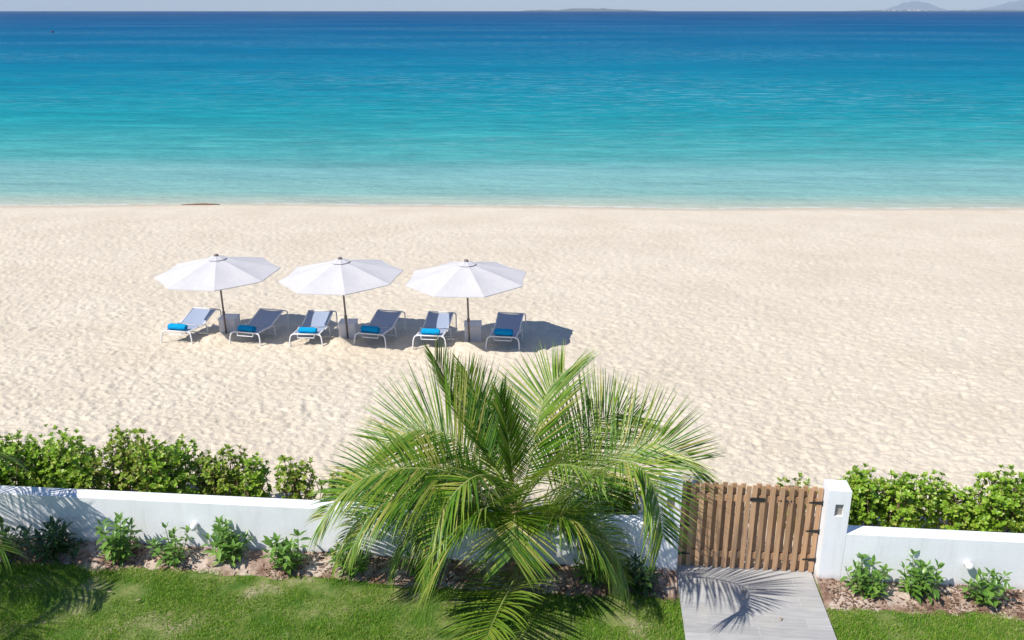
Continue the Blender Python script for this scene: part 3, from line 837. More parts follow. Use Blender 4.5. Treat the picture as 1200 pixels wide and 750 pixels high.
PALM_O = Vector((0.10, 9.86, 0.0))
FR = {
 'A': [(0.06, 9.9, 1.11), (0.22, 10.1, 1.57), (0.34, 10.5, 2.01), (0.47, 10.85, 2.24), (0.7, 11.1, 2.43)],
 'A2': [(0.0, 9.95, 1.11), (-0.24, 10.3, 1.71), (-0.43, 10.8, 2.08), (-0.59, 11.1, 2.4)],
 'B1': [(0.16, 9.7, 1.13), (0.54, 9.4, 1.45), (0.91, 9.05, 2.01), (1.17, 8.8, 2.3), (1.34, 8.65, 2.36), (1.49, 8.55, 2.22), (1.58, 8.45, 1.94), (1.64, 8.45, 1.57)],
 'B2': [(0.14, 9.9, 1.07), (0.65, 10.1, 1.29), (1.19, 10.35, 1.5), (1.58, 10.5, 1.62), (1.98, 10.6, 1.59), (2.41, 10.65, 1.32)],
 'C': [(0.0, 9.9, 1.14), (-0.16, 10.0, 1.49), (-0.42, 10.15, 1.65), (-0.72, 10.3, 1.83), (-1.01, 10.45, 1.89), (-1.33, 10.55, 1.81), (-1.66, 10.6, 1.61)],
 'D': [(0.0, 9.95, 1.13), (-0.22, 10.2, 1.52), (-0.53, 10.6, 1.86), (-0.82, 11.0, 2.23), (-1.04, 11.2, 2.58)],
 'E': [(-0.04, 9.85, 1.14), (-0.42, 9.8, 1.49), (-0.94, 9.75, 1.7), (-1.56, 9.7, 1.7), (-2.04, 9.7, 1.44), (-2.35, 9.7, 1.04)],
 'E2': [(-0.04, 9.8, 1.13), (-0.57, 9.6, 1.52), (-1.17, 9.4, 1.6), (-1.64, 9.3, 1.38), (-1.93, 9.3, 0.88)],
 'F': [(-0.03, 9.8, 1.12), (-0.31, 9.5, 1.75), (-0.65, 9.25, 1.69), (-0.9, 9.15, 1.24), (-1.04, 9.15, 0.67)],
 'G': [(0.03, 9.75, 0.46), (0.0, 9.6, 0.95), (-0.1, 9.4, 1.34), (-0.3, 9.2, 1.5), (-0.54, 9.05, 1.39), (-0.79, 8.95, 1.02), (-0.93, 8.95, 0.61)],
 'H': [(0.06, 9.62, 0.40), (0.0, 9.2, 0.44), (-0.15, 8.75, 0.42), (-0.27, 8.35, 0.36), (-0.34, 8.05, 0.23)],
 'I': [(0.15, 9.8, 1.05), (0.52, 9.6, 1.31), (0.93, 9.5, 1.14), (1.25, 9.45, 0.75), (1.44, 9.45, 0.27)],
 'J': [(0.07, 9.8, 1.15), (0.29, 9.55, 1.67), (0.52, 9.3, 2.0), (0.78, 9.1, 2.07), (0.97, 9.0, 1.98)],
 'M': [(0.09, 10.0, 1.08), (0.56, 10.5, 1.39), (1.04, 11.0, 1.64), (1.43, 11.4, 1.67), (1.81, 11.7, 1.44)],
 'N': [(0.04, 9.9, 1.14), (-0.01, 10.0, 1.68), (-0.07, 10.15, 2.08), (-0.15, 10.3, 2.41)],
 'G3': [(-0.01, 9.75, 0.55), (-0.09, 9.6, 1.01), (-0.39, 9.4, 1.27), (-0.75, 9.25, 1.13), (-1.0, 9.2, 0.69)],
 'G4': [(0.12, 9.8, 0.58), (0.23, 9.72, 0.99), (0.59, 9.65, 1.15), (0.95, 9.6, 0.93), (1.2, 9.6, 0.46)],
 'Q': [(0.06, 9.7, 0.64), (0.06, 9.42, 1.16), (0.04, 9.2, 1.41), (0.02, 8.95, 1.41), (0.0, 8.85, 1.06)],
 'E4': [(-0.02, 9.85, 1.04), (-0.4, 9.8, 1.22), (-0.9, 9.75, 1.13), (-1.31, 9.75, 0.8), (-1.5, 9.75, 0.36)],
 'I2': [(0.12, 9.9, 1.01), (0.49, 9.9, 1.09), (0.89, 9.88, 0.88), (1.15, 9.85, 0.48), (1.28, 9.85, 0.14)],
 'S2': [(-0.02, 9.95, 1.08), (-0.54, 10.4, 1.22), (-1.22, 10.8, 1.18), (-1.84, 11.1, 0.88), (-2.28, 11.2, 0.5)],
 'E3': [(-0.03, 9.8, 1.12), (-0.64, 9.85, 1.26), (-1.4, 9.95, 1.15), (-1.96, 9.95, 0.86), (-2.25, 9.95, 0.38)],
 'G2': [(0.13, 9.72, 0.41), (0.23, 9.5, 0.99), (0.42, 9.25, 1.34), (0.75, 9.05, 1.39), (1.03, 8.95, 1.11), (1.15, 8.95, 0.81)],
}
FP = {   # length of leaflets, count, droop, fold, ...
 'A': dict(Lmax=1.1, n0=60, droop=0.03, fold=0.35, roll=0), 'A2': dict(Lmax=0.75, n0=44, droop=0.04, fold=0.45, roll=0, gather=0.4),
 'B1': dict(Lmax=0.88, n0=70, droop=0.1, fold=0.3, roll=0.35), 'B2': dict(Lmax=1.2, n0=66, droop=0.02, fold=0.4, roll=0.5),
 'C': dict(Lmax=1.22, n0=60, droop=0.03, fold=0.35, roll=-0.65), 'D': dict(Lmax=0.72, n0=56, droop=0.03, fold=0.9, roll=0, gather=0.55),
 'E': dict(Lmax=0.95, n0=66, droop=0.2, fold=0.2, roll=-0.35), 'E2': dict(Lmax=0.8, n0=60, droop=0.28, fold=0.15, roll=-0.2),
 'F': dict(Lmax=0.8, n0=60, droop=0.28, fold=0.2, roll=0), 'G': dict(Lmax=1.15, n0=58, droop=0.22, fold=0.05, roll=0, start=0.20, ang=(80, 30)),
 'H': dict(Lmax=0.85, n0=44, droop=0.16, fold=0.5, roll=0.25, start=0.05, mat='frond_yellow', wmax=0.020), 'I': dict(Lmax=0.8, n0=52, droop=0.34, fold=0.1, roll=0.3),
 'J': dict(Lmax=0.7, n0=36, droop=0.24, fold=0.2, roll=0.2, mat='frond_yellow'),
 'M': dict(Lmax=1.05, n0=54, droop=0.04, fold=0.4, roll=0.5), 'N': dict(Lmax=0.62, n0=36, droop=0.03, fold=0.8, roll=0, gather=0.9),
  'E4': dict(Lmax=0.85, n0=54, droop=0.3, fold=0.1, roll=-0.15), 'I2': dict(Lmax=0.8, n0=50, droop=0.3, fold=0.1, roll=0.15),
 'G3': dict(Lmax=0.9, n0=54, droop=0.26, fold=0.05, roll=-0.1, start=0.2, ang=(78, 36)), 'G4': dict(Lmax=0.85, n0=50, droop=0.26, fold=0.05, roll=0.1, start=0.2, ang=(78, 36)),
 'Q': dict(Lmax=0.95, n0=50, droop=0.10, fold=0.05, roll=0, start=0.25, ang=(80, 40)), 'G2': dict(Lmax=0.85, n0=54, droop=0.28, fold=0.05, roll=0.1, start=0.22, ang=(78, 32)),  'S2': dict(Lmax=1.05, n0=56, droop=0.06, fold=0.3, roll=-0.5), 'E3': dict(Lmax=0.85, n0=56, droop=0.3, fold=0.15, roll=-0.3),
 
}
def palm_trunk(root, base, top, r0=0.125, r1=0.085):
    mb = MB(); n = 12
    pts = []; rs = []
    for i in range(n + 1):
        t = i / n; p = base.lerp(top, t)
        pts.append(p); rs.append((r0 + (r1 - r0) * t) * (1.0 + 0.10 * (1 if i % 2 else -0.4)))
    mb.tube(pts, rs, 14)
    o = mb.build('trunk', M['bark'], root)
    s = MB()
    rng = random.Random(4)
    for k in range(7):                                              # cut petiole bases wrapped round the trunk
        a = k * 2.4; z = 0.10 + 0.13 * k
        c = base.lerp(top, z / max(0.6, top.z)); d = Vector((math.cos(a), math.sin(a), 0))
        s.tube([c + d * 0.08, c + d * 0.15 + Vector((0, 0, 0.12)), c + d * 0.24 + Vector((0, 0, 0.30 + rng.uniform(-0.05, 0.1)))], [0.05, 0.036, 0.024], 8)
    s.build('petiole_bases', M['petiole'], o)
    return o

palm = empty('palm_tree', PALM_O)
tag(palm, 'young coconut palm with arching green fronds growing in front of the white wall', 'palm tree', 'coconut palms in the garden')
palm_trunk(palm, Vector((0.0, 0.0, -0.1)), Vector((-0.06, 0.02, 1.12)))
for i, k in enumerate(FR):
    palm_frond([Vector(p) for p in FR[k]], palm, PALM_O, seed=100 + i, **FP[k])

PALM2_O = Vector((-7.85, 9.05, 0.0))
palm2 = empty('palm_tree', PALM2_O)
tag(palm2, 'palm at the left edge, only the drooping tips of its fronds in view', 'palm tree', 'coconut palms in the garden')
palm_trunk(palm2, Vector((0, 0, -0.1)), Vector((0.0, 0.02, 1.2)))
rng2 = random.Random(22)
spec2 = [(-4, 1.98, 0.75, 0.9), (16, 1.45, 0.8, 0.7), (42, 1.9, 1.05, 0.4), (70, 1.9, 1.2, 0.3), (100, 2.0, 1.2, 0.35), (135, 2.2, 1.1, 0.35), (165, 2.3, 1.1, 0.4), (200, 2.2, 1.0, 0.4),
         (235, 2.2, 1.0, 0.4), (268, 2.1, 1.0, 0.4), (300, 1.9, 1.0, 0.4), (60, 1.2, 1.5, 0.1), (190, 1.2, 1.6, 0.1), (310, 1.2, 1.5, 0.12)]
for i, (az, rch, rise, dr) in enumerate(spec2):
    a = R(az); d = Vector((math.cos(a), math.sin(a), 0))
    c = [PALM2_O + d * (rch * t) + Vector((0, 0, 1.1 + rise * math.sin(math.pi * 0.78 * t) * 0.95 - dr * 0.5 * t ** 3)) for t in (0.02, 0.25, 0.5, 0.75, 1.0)]
    palm_frond(c, palm2, PALM2_O, seed=300 + i, Lmax=0.72, n0=48, droop=0.35, fold=0.15, mat='frond_yellow' if i == 0 else 'frond')

# ------------------------------------------------------------------ leaves for bushes and shrubs
LEAF_OB = np.array([(0, 0, 0), (-0.16, 0.35, 0.05), (0.16, 0.35, 0.05), (-0.27, 0.70, 0.06), (0.27, 0.70, 0.06), (0, 0.4, 0.0), (0, 0.75, -0.02), (0, 1.0, -0.06)])
LEAF_OV = np.array([(0, 0, 0), (-0.21, 0.30, 0.06), (0.21, 0.30, 0.06), (-0.17, 0.65, 0.02), (0.17, 0.65, 0.02), (0, 0.33, 0.0), (0, 0.66, -0.05), (0, 1.0, -0.16)])
LEAF_F = np.array([(0, 5, 1, 1), (0, 2, 5, 5), (1, 5, 6, 3), (5, 2, 4, 6), (3, 6, 7, 7), (6, 4, 7, 7)])
LEAF_T = np.array([(0, 5, 1), (0, 2, 5), (1, 5, 6), (1, 6, 3), (5, 2, 4), (5, 4, 6), (3, 6, 7), (6, 4, 7)])
def leaves(name, tmpl, pos, d, up, size, mat, parent):
    """one mesh of many single leaves: each leaf points along d with its upper face to up"""
    pos = np.array(pos); d = np.array(d); up = np.array(up); size = np.array(size)
    d = d / np.linalg.norm(d, axis=1, keepdims=True)
    x = np.cross(d, up); nx = np.linalg.norm(x, axis=1, keepdims=True); x = np.where(nx < 1e-3, np.array([[1.0, 0, 0]]), x / np.maximum(nx, 1e-6))
    z = np.cross(x, d)
    V = (pos[:, None, :] + size[:, None, None] * (tmpl[None, :, 0:1] * x[:, None, :] + tmpl[None, :, 1:2] * d[:, None, :] + tmpl[None, :, 2:3] * z[:, None, :]))
    n = len(pos); k = len(tmpl)
    F = (np.arange(n)[:, None, None] * k + LEAF_T[None]).reshape(-1, 3)
    return link_mesh(name, np_mesh(name, V.reshape(-1, 3), F, True), mat, parent)

def shore_bush(x, y, h, rx, ry, label, nros=260, mat='hedge', leaf=0.07, group='bushes behind the garden wall', seed=0, sparse=0.0):
    rng = random.Random(seed); z0 = ground(x, y) - 0.02; rx *= 1.1
    root = empty('shore_bush', (x, y, z0)); tag(root, label, 'bush', group)
    tw = MB(); P = []; D = []; U = []; Sz = []
    nb = 9
    lobes = [(rng.uniform(-0.6, 0.6) * rx, rng.uniform(-0.6, 0.6) * ry, rng.uniform(0.62, 0.92) * h, rng.uniform(0.36, 0.6)) for _ in range(7)]
    lobes.append((0, 0, 0.85 * h, 0.5))
    for k in range(nb):
        lx, ly, lz, lr = lobes[k % len(lobes)]
        a = Vector((rng.uniform(-0.15, 0.15) * rx, rng.uniform(-0.15, 0.15) * ry, 0)); b = Vector((lx, ly, lz))
        mid = a.lerp(b, 0.5) + Vector((rng.uniform(-0.1, 0.1), rng.uniform(-0.1, 0.1), -0.05))
        tw.tube([a, mid, b], [0.016, 0.011, 0.005], 5)
    for k in range(int(nros * 2.5)):
        lx, ly, lz, lr = rng.choice(lobes)
        while True:
            v = Vector((rng.gauss(0, 1), rng.gauss(0, 1), rng.gauss(0.25, 1)))
            if v.length > 0.1: break
        v.normalize(); rad = lr * (rng.uniform(0.35, 1.0) ** 0.5)
        c = Vector((lx + v.x * rad * rx * 0.8, ly + v.y * rad * ry * 0.8, lz * rng.uniform(0.12, 1.0) ** 0.65 + v.z * rad * 0.42 * h))
        if rng.random() < 0.12: c.z += rng.uniform(0.03, 0.14) * h
        if c.z < 0.06 or c.z > h * 1.13: continue
        if rng.random() < sparse: continue
        ax = (v * 0.7 + Vector((0, 0, 0.8)) + Vector((rng.uniform(-.4, .4), rng.uniform(-.4, .4), 0))).normalized()
        o1 = ax.orthogonal().normalized(); o2 = ax.cross(o1); ph = rng.uniform(0, 6.28)
        nl = rng.randint(7, 11)
        if rng.random() < 0.35:
            tw.tube([c - ax * rng.uniform(0.08, 0.2) + Vector((rng.uniform(-.04, .04), rng.uniform(-.04, .04), -0.03)), c], [0.006, 0.004], 4)
        for j in range(nl):
            an = ph + j * 2.39996; ti = R(rng.uniform(25, 80))
            dd = ax * math.cos(ti) + (o1 * math.cos(an) + o2 * math.sin(an)) * math.sin(ti)
            P.append(tuple(c + ax * (0.02 * j / nl - 0.01))); D.append(tuple(dd)); U.append(tuple(ax)); Sz.append(leaf * rng.uniform(0.65, 1.15))
    leaves('foliage', LEAF_OB, P, D, U, Sz, M[mat], root)
    tw.build('branches', M['twig'], root)
    return root

HB = [   # x, y, height, rx, ry, rosettes, leaf colour, label
 (-8.35, 11.75, 1.22, 0.75, 0.6, 260, 'hedge', 'green shore bush at the left edge behind the wall', 0),
 (-7.35, 11.75, 1.25, 0.68, 0.6, 270, 'hedge', 'tall green bush behind the shaded left end of the wall, second from the left edge', 0),
 (-6.45, 11.70, 1.26, 0.66, 0.6, 260, 'hedge', 'tall green bush behind the wall, between two taller and darker bushes', 0),
 (-5.62, 11.68, 1.25, 0.64, 0.6, 260, 'hedge_olive', 'tall darker green bush with a brownish tinge behind the left wall', 0),
 (-4.92, 11.60, 1.15, 0.56, 0.55, 210, 'hedge', 'rounded green bush at the dip of the hedge, behind the left lamp', 0),
 (-4.30, 11.52, 0.96, 0.46, 0.5, 160, 'hedge_olive', 'lower olive green bush ending the dense hedge on the left', 0),
 (-3.72, 11.40, 0.98, 0.22, 0.3, 62, 'hedge', 'narrow upright bush standing alone at the end of the hedge', 0),
 (-3.05, 11.45, 0.95, 0.38, 0.4, 80, 'hedge_olive', 'sparse olive bush with sand showing through, left of the palm fronds', 0.15),
 (-2.30, 11.40, 0.78, 0.45, 0.4, 120, 'hedge_olive', 'low olive bush partly behind the left palm fronds', 0),
 (-1.30, 11.30, 0.80, 0.5, 0.4, 130, 'hedge', 'green bush glimpsed through the palm left of its crown', 0),
 (-0.30, 11.20, 0.75, 0.5, 0.4, 110, 'hedge', 'green bush hidden behind the palm crown', 0),
 (1.55, 11.00, 0.92, 0.5, 0.4, 150, 'hedge', 'green bush between palm and gate, seen over the wall under an arching frond', 0),
 (3.98, 11.05, 0.88, 0.25, 0.3, 60, 'hedge_olive', 'small bush peeping over the gate beside the sunlit pillar', 0),
 (4.78, 10.95, 1.0, 0.52, 0.5, 240, 'hedge', 'bright green bush right beside the sunlit gate pillar', 0),
 (5.55, 10.95, 0.98, 0.50, 0.5, 220, 'hedge', 'bright green bush above the right wall, left of the dip in the hedge', 0),
 (6.20, 10.85, 0.8, 0.42, 0.45, 170, 'hedge', 'lower bright green bush at the dip in the right hedge, above the right lamp', 0),
 (6.85, 10.85, 0.98, 0.52, 0.5, 230, 'hedge', 'bright green bush rising right of the dip in the right hedge', 0),
 (7.75, 10.80, 0.98, 0.55, 0.5, 220, 'hedge', 'bright green bush cut by the right edge behind the wall', 0),
]
for i, (x, y, h, rx, ry, nr, mt, lb, sp) in enumerate(HB):
    shore_bush(x, y, h, rx, ry, lb, nr, mt, seed=500 + i, sparse=sp)

def bed_shrub(x, y, h, spread, label, mat='shrub', nst=9, leaf=0.15, seed=0):
    rng = random.Random(seed)
    leaf *= rng.uniform(0.78, 1.12); lx, ly = rng.uniform(-0.10, 0.10), rng.uniform(-0.08, 0.08)
    root = empty('garden_shrub', (x, y, 0.035)); tag(root, label, 'shrub', 'shrubs planted along the white wall')
    st = MB(); P = []; D = []; U = []; Sz = []
    for k in range(nst):
        a = k * 2.4 + rng.uniform(-0.4, 0.4); q = math.sqrt((k + 0.5) / nst) * spread
        H = 0.93 * h * rng.choice((rng.uniform(0.45, 0.8), rng.uniform(0.75, 1.15))) * (1.0 - 0.25 * q / spread)
        b0 = Vector((0.25 * q * math.cos(a), 0.25 * q * math.sin(a), -0.04)); top = Vector((q * math.cos(a) * rng.uniform(0.7, 1.35) + lx, q * math.sin(a) * 0.8 + ly, H))
        mid = b0.lerp(top, 0.5) + Vector((0.12 * q * math.cos(a), 0.12 * q * math.sin(a), 0.02))
        pts = bez([b0, mid, top], 5); st.tube(pts, [0.009 - 0.006 * i / (len(pts) - 1) for i in range(len(pts))], 5)
        nn = max(5, int(H / 0.062)); ph = rng.uniform(0, 6.28)
        for j in range(nn):
            t = 0.18 + 0.82 * (j + 0.5) / nn; f = t * (len(pts) - 1); i = min(int(f), len(pts) - 2)
            c = pts[i].lerp(pts[i + 1], f - i)
            for s in range(2 if j < nn - 1 else 4):
                an = ph + j * 1.57 + s * (math.pi if j < nn - 1 else 1.57) + rng.uniform(-0.4, 0.4)
                el = R(rng.uniform(-25, 35) if j < nn - 1 else rng.uniform(25, 70))
                dd = Vector((math.cos(an) * math.cos(el), math.sin(an) * math.cos(el), math.sin(el)))
                P.append(tuple(c + dd * 0.015)); D.append(tuple(dd)); U.append((0, 0, 1) if el < 1.2 else (math.cos(an), math.sin(an), 0.3)); Sz.append(leaf * rng.uniform(0.7, 1.15) * (0.8 if j == nn - 1 else 1.0))
    leaves('foliage', LEAF_OV, P, D, U, Sz, M[mat], root)
    st.build('stems', M['stem'], root)
    return root
SH = [   # a position along the bed, in world x y, height, spread, kind, stems, label
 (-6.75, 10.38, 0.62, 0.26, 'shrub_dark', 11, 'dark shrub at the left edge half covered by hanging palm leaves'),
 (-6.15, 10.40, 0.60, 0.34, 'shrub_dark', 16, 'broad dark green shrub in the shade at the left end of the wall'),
 (-5.28, 10.35, 0.66, 0.24, 'shrub', 12, 'pale green shrub beside the frond shadows, next to the dark shaded shrub'),
 (-4.50, 10.22, 0.52, 0.26, 'shrub', 11, 'green shrub growing just left of the left wall lamp'),
 (-3.80, 10.26, 0.56, 0.27, 'shrub', 11, 'green shrub growing just right of the left wall lamp'),
 (-2.93, 10.12, 0.60, 0.26, 'shrub', 12, 'tall leafy green shrub midway between left lamp and palm'),
 (-2.12, 10.08, 0.50, 0.24, 'shrub', 11, 'small bushy green shrub under the drooping left palm fronds'),
 (-1.20, 9.98, 0.52, 0.26, 'shrub', 10, 'green shrub hidden behind hanging palm leaves left of the trunk'),
 (0.98, 9.80, 0.45, 0.26, 'shrub', 11, 'green shrub under the right palm fronds near the trunk'),
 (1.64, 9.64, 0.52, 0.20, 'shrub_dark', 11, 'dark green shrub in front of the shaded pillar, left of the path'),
 (4.45, 9.55, 0.58, 0.26, 'shrub', 12, 'bright green shrub beside the sunlit pillar, right of the path'),
 (5.12, 9.55, 0.60, 0.28, 'shrub', 12, 'bright green shrub in the middle of the right bed'),
 (5.85, 9.42, 0.52, 0.25, 'shrub', 12, 'bright green bushy shrub below the right wall lamp'),
 (6.72, 9.36, 0.50, 0.26, 'shrub', 11, 'shrub cut by the right edge of the picture'),
]
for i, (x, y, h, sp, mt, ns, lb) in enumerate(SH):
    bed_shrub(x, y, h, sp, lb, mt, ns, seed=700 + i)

# ------------------------------------------------------------------ umbrellas, side tables, loungers, towels
def make_umbrella():
    root = empty('beach_umbrella')
    Rr, zr, za = 1.485, 1.68, 2.06
    n = 8; m = 10; sub = 6
    V = []; F = []
    for i in range(m + 1):
        t = 0.035 + 0.965 * i / m
        for k in range(n):
            for s in range(sub):
                u = s / sub
                a0 = 2 * math.pi * k / n; a1 = 2 * math.pi * (k + 1) / n
                p0 = Vector((math.cos(a0), math.sin(a0))); p1 = Vector((math.cos(a1), math.sin(a1)))
                p = p0.lerp(p1, u) * Rr * t
                z = za - (za - zr) * (t ** 1.12) - 0.05 * math.sin(math.pi * u) * math.sin(math.pi * min(1, t * 0.9)) * t
                p = p * (1 - 0.02 * math.sin(math.pi * u) * t)
                V.append((p.x, p.y, z))
    w = n * sub
    for i in range(m):
        for k in range(w):
            F.append((i * w + k, i * w + (k + 1) % w, (i + 1) * w + (k + 1) % w, (i + 1) * w + k))
    # short hanging hem
    b0 = m * w
    for k in range(w): x, y, z = V[b0 + k]; V.append((x * 1.001, y * 1.001, z - 0.018))
    for k in range(w): F.append((b0 + k, b0 + (k + 1) % w, b0 + w + (k + 1) % w, b0 + w + k))
    me = bpy.data.meshes.new('canopy'); me.from_pydata(V, [], F)
    me.polygons.foreach_set('use_smooth', [False] * len(F)); me.update()
    can = link_mesh('canopy', me, M['canopy'], root)
    # vent cap
    V = [(0, 0, za + 0.045)]; F = []
    for i, (r, z) in enumerate([(0.10, za + 0.026), (0.235, za - 0.022)]):
        for k in range(n * 2):
            a = math.pi * k / n; rr = r * (1 if k % 2 == 0 else 0.94); V.append((rr * math.cos(a), rr * math.sin(a), z - (0.0 if k % 2 == 0 else 0.006)))
    q = n * 2
    for k in range(q): F.append((0, 1 + k, 1 + (k + 1) % q))
    for k in range(q): F.append((1 + k, 1 + q + k, 1 + q + (k + 1) % q, 1 + (k + 1) % q))
    me = bpy.data.meshes.new('vent_cap'); me.from_pydata(V, [], F); me.update()
    link_mesh('vent_cap', me, M['canopy'], can)
    mb = MB(); mb.lathe([(0.022, 0.03), (0.05, 0.035), (0.055, 0.055), (0.035, 0.08), (0.012, 0.088)], 14, (0, 0, za)); mb.build('finial', M['pole'], root)
    mb = MB(); mb.tube([(0, 0, -0.35), (0, 0, 1.0), (0, 0, za + 0.03)], 0.024, 12); pole = mb.build('pole', M['pole'], root)
    mb = MB(); mb.lathe([(0.026, -0.05), (0.036, -0.04), (0.036, 0.04), (0.026, 0.05)], 12, (0, 0, 0.62)); mb.tube([(0.02, 0, 0.62), (0.075, 0, 0.62)], [0.009, 0.012], 8); mb.build('joint_knob', M['pole'], pole)
    mb = MB(); mb.lathe([(0.025, 0), (0.05, 0.01), (0.05, 0.05), (0.025, 0.06)], 12, (0, 0, 1.52)); mb.build('hub', M['pole'], root)
    for k in range(n):
        a = 2 * math.pi * k / n; d = Vector((math.cos(a), math.sin(a), 0))
        mb = MB(); pts = [d * (Rr * t) + Vector((0, 0, za - (za - zr) * (t ** 1.12) - 0.02)) for t in (0.05, 0.3, 0.55, 0.8, 0.985)]
        mb.tube(pts, 0.009, 6)
        r = mb.build('rib', M['metal_white'], root)
        mb = MB(); mb.tube([d * 0.04 + Vector((0, 0, 1.55)), d * (Rr * 0.5) + Vector((0, 0, za - (za - zr) * (0.5 ** 1.12) - 0.035))], 0.007, 6)
        mb.build('strut', M['metal_white'], r)
    return root
umb0 = make_umbrella()
UM = [(POLES[0], (2.2, -0.7), 13.5, 'off-white beach umbrella furthest left, over the two leftmost loungers'),
      (POLES[1], (2.5, -1.6), 13, 'off-white beach umbrella in the middle of the three, between its neighbours'),
      (POLES[2], (2.0, -1.1), -27, 'off-white beach umbrella furthest right, its full shadow on bare sand')]
for i, ((x, y), (tx, ty), rz, lb) in enumerate(UM):
    o = umb0 if i == 0 else copy_tree(umb0)
    x += (0.08, 0.10, -0.02)[i]
    o.location = (x, y, ground(x, y))
    o.rotation_mode = 'ZXY'
    o.rotation_euler = (R(tx * -1), R(ty), 0)
    o.matrix_world = Matrix.Translation((x, y, ground(x, y))) @ Matrix.Rotation(R(ty), 4, 'Y') @ Matrix.Rotation(R(tx) * 0.5, 4, 'X') @ Matrix.Rotation(R(-90 + rz), 4, 'Z')
    tag(o, lb, 'umbrella', 'beach umbrellas on the sand')

def make_table():
    root = empty('side_table')
    mb = MB(); mb.box((0, 0, 0.225), (0.41, 0.41, 0.44), None, 0.012); mb.build('body', M['table'], root)
    mb = MB(); mb.box((0, 0, 0.459), (0.43, 0.43, 0.026), None, 0.006); mb.build('table_top', M['table'], root)
    return root
tab0 = make_table()
TB = [((-7.15, 21.42), 'white cube side table behind the leftmost umbrella pole'), ((-4.06, 20.95), 'white cube side table behind the middle umbrella pole'), ((-0.96, 20.80), 'white cube side table behind the rightmost umbrella pole')]
for i, ((x, y), lb) in enumerate(TB):
    o = tab0 if i == 0 else copy_tree(tab0)
    o.location = (x, y, ground(x, y) - 0.02); o.rotation_euler = (0, 0, R(-4 + 3 * i)); tag(o, lb, 'side table', 'white side tables by the umbrellas')

